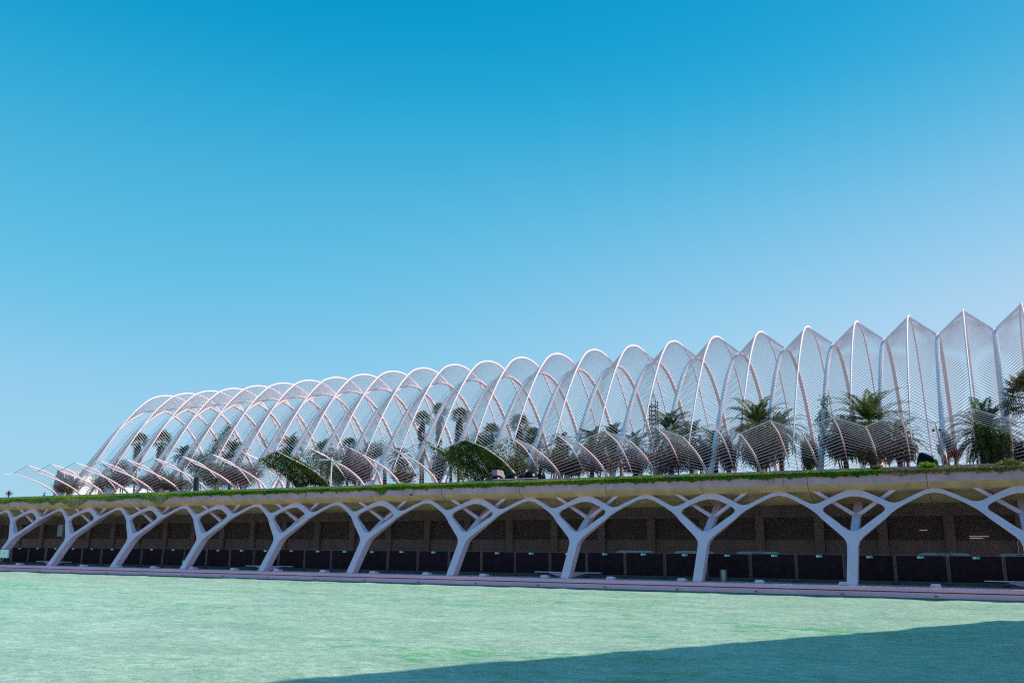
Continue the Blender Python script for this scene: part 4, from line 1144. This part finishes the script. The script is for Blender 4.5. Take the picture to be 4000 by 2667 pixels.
# spiky plants
def spiky(x, ybase, Y, r, m_, label, n=70):
    p = at(x, ybase, Y); e = empty('spiky_plant', (p.x, Y, p.z), label, 'yucca'); Q = []
    for i in range(n):
        az = i * 2.39996; el = R(88) - (i / n) * R(95); d = Vector((math.cos(az) * math.cos(el), math.sin(az) * math.cos(el), math.sin(el))); s = Vector((-math.sin(az), math.cos(az), 0)) * .035
        b_ = p + Vector((0, 0, .15)); L = r * random.uniform(.8, 1.1); Q.append([b_ - s * .6, b_ + d * L * .5 - s, b_ + d * L - Vector((0, 0, .08 * L)), b_ + d * L * .5 + s])
    quads_obj('leaves', np.array([[list(v) for v in q] for q in Q]), m_, e)
    m = MB(); m.tube([p - Vector((0, 0, .9)), p + Vector((0, 0, .2))], [.12, .1], 7); m.build('stem', 'palm_trunk', e)
spiky(3732, 1792, 82, 1.0, 'leaf_red', 'large reddish spiky plant right of the black folded sculpture', 110)
spiky(2385, 1818, 84, .75, 'leaf_dead', 'pale spiky plant with stiff leaves right of centre on the roof edge')
spiky(2425, 1828, 83, .6, 'leaf_dry', 'dark spiky plant beside the pale spiky one')
spiky(1918, 1866, 81, .5, 'leaf_dry', 'small spiky plant between the two leftmost black mounds')
spiky(843, 1886, 84, .8, 'leaf_ivy', 'spiky plant right of the dark upright slab')
spiky(3693, 1806, 80.6, .7, 'leaf_dry', 'dark upright spiky leaves at the foot of the rightmost full leg', 40)
spiky(33, 1938, 90, 1.0, 'leaf_red', 'small reddish spiky tree top at the far left', 90)
spiky(270, 1922, 84, .9, 'leaf_ivy', 'dark spiky plant at the foot of the first ribs, far left', 80)

# ivy draped on wing panels, built on the panels themselves
def wing_pt(k, side, u, s):
    """u 0..1 from tall rib to low rib, s 0..1 from tip to foot"""
    xg = Gx(k) if side < 0 else Gx(k + 1); xf = Fx(k)
    t = np.c_[np.interp(s, np.linspace(0, 1, len(TT)), TT[:, 0]), np.interp(s, np.linspace(0, 1, len(TT)), TT[:, 1])]
    l = np.c_[np.interp(s, np.linspace(0, 1, len(LT)), LT[:, 0]), np.interp(s, np.linspace(0, 1, len(LT)), LT[:, 1])]
    yzv = t * (1 - u)[:, None] + l * u[:, None]
    return np.c_[xf + (xg - xf) * u, yzv[:, 0], yzv[:, 1] + EYE]
def ivy(panels, n, label, droop=1.4, s0=0.0, s1=1.0, m_='leaf_ivy'):
    c0 = wing_pt(panels[0][0], panels[0][1], np.array([.5]), np.array([.5]))[0]
    e = empty('ivy', tuple(c0), label, 'ivy')
    L_ = []
    for (k, side, w) in panels:
        nn = int(n * w); u = rng.random(nn); s = s0 + (s1 - s0) * rng.random(nn) ** .9
        C = wing_pt(k, side, u, s)
        th = .18 + .22 * np.sin(u * 9 + k) * np.sin(s * 11 + side) + .1 * rng.random(nn)
        C[:, 1] -= th * rng.random(nn); C[:, 2] += th * (rng.random(nn) - .2)
        j = rng.random(nn) < .16; C += j[:, None] * rng.normal(size=(nn, 3)) * np.array([.3, .25, .28]) * (.5 + .5 * np.sin(C[:, :1] * 3.1))
        hang_ = (rng.random(nn) < .45) ; C[:, 2] -= np.where(hang_, droop * rng.random(nn) * (.5 + .5 * np.sin(C[:, 0] * 5.3)), 0)
        L_.append(C)
    C = np.concatenate(L_); quads_obj('leaves', leaf_quads(C, .17, .8, .3), m_, e)
    m = MB()
    for i in range(60):
        p = Vector(C[int(rng.integers(len(C)))]); m.tube([p, p + Vector((random.uniform(-.1, .1), 0, -.5)), p + Vector((random.uniform(-.2, .2), 0, -1.1 * random.random() - .5))], [.014, .012, .006], 3, cap=False)
    m.build('strands', 'twig', e, kind='stuff')
ivy([(9, -1, .9), (9, 1, 1.0), (10, -1, .25)], 8500, 'dense dark green ivy hanging over the wing slats in the left half', s0=.03)
ivy([(14, -1, 1.0), (14, 1, 1.0), (15, -1, .15), (13, 1, .35)], 9500, 'largest dense dark green ivy mass covering the wing slats left of the glossy black mounds', s0=.02)
ivy([(23, 1, 1.0)], 2600, 'hanging dark green ivy on the wing near the right edge', 1.5, s0=.38, s1=.8)
# climbing vine on arches
def vine(x, C_, f0, f1, n, label, spread=.45):
    t = f0 + (f1 - f0) * rng.random(n); cc = arc_sample(C_, t)
    ph = np.sin(t * 90) * .5 + .5
    C = np.c_[np.full(n, x) + rng.normal(size=n) * spread * (.3 + ph), cc[:, 0] + YC + rng.normal(size=n) * spread * .6, cc[:, 1] + EYE + rng.normal(size=n) * spread * .6]
    e = empty('climbing_vine', (x, float(cc[0, 0] + YC), float(cc[:, 1].min() + EYE)), label, 'vine')
    quads_obj('leaves', leaf_quads(C, .17, .8), 'leaf_green', e)
    m = MB(); q = arc_sample(C_, np.linspace(f0, f1, 14)); m.tube([(x - .22, a + YC - .1, b_ + EYE + .1 * math.sin(i)) for i, (a, b_) in enumerate(q)], [.03] * 14, 4); m.build('stem', 'twig', e)
vine(Gx(5), Gc, .05, .27, 4200, 'green climbing vine covering a white leg in the left part of the vault', .75)
vine(Gx(3), Gc, .66, .82, 1300, 'green vine on the far half of an arch in the left part', .35)
vine(Gx(21), Gc, .10, .215, 2600, 'narrow green vine wrapped round a white leg in the right half', .36)
vine(Fx(13), Gc, .04, .09, 500, 'short green vine on slats just left of the large ivy mass', .4)
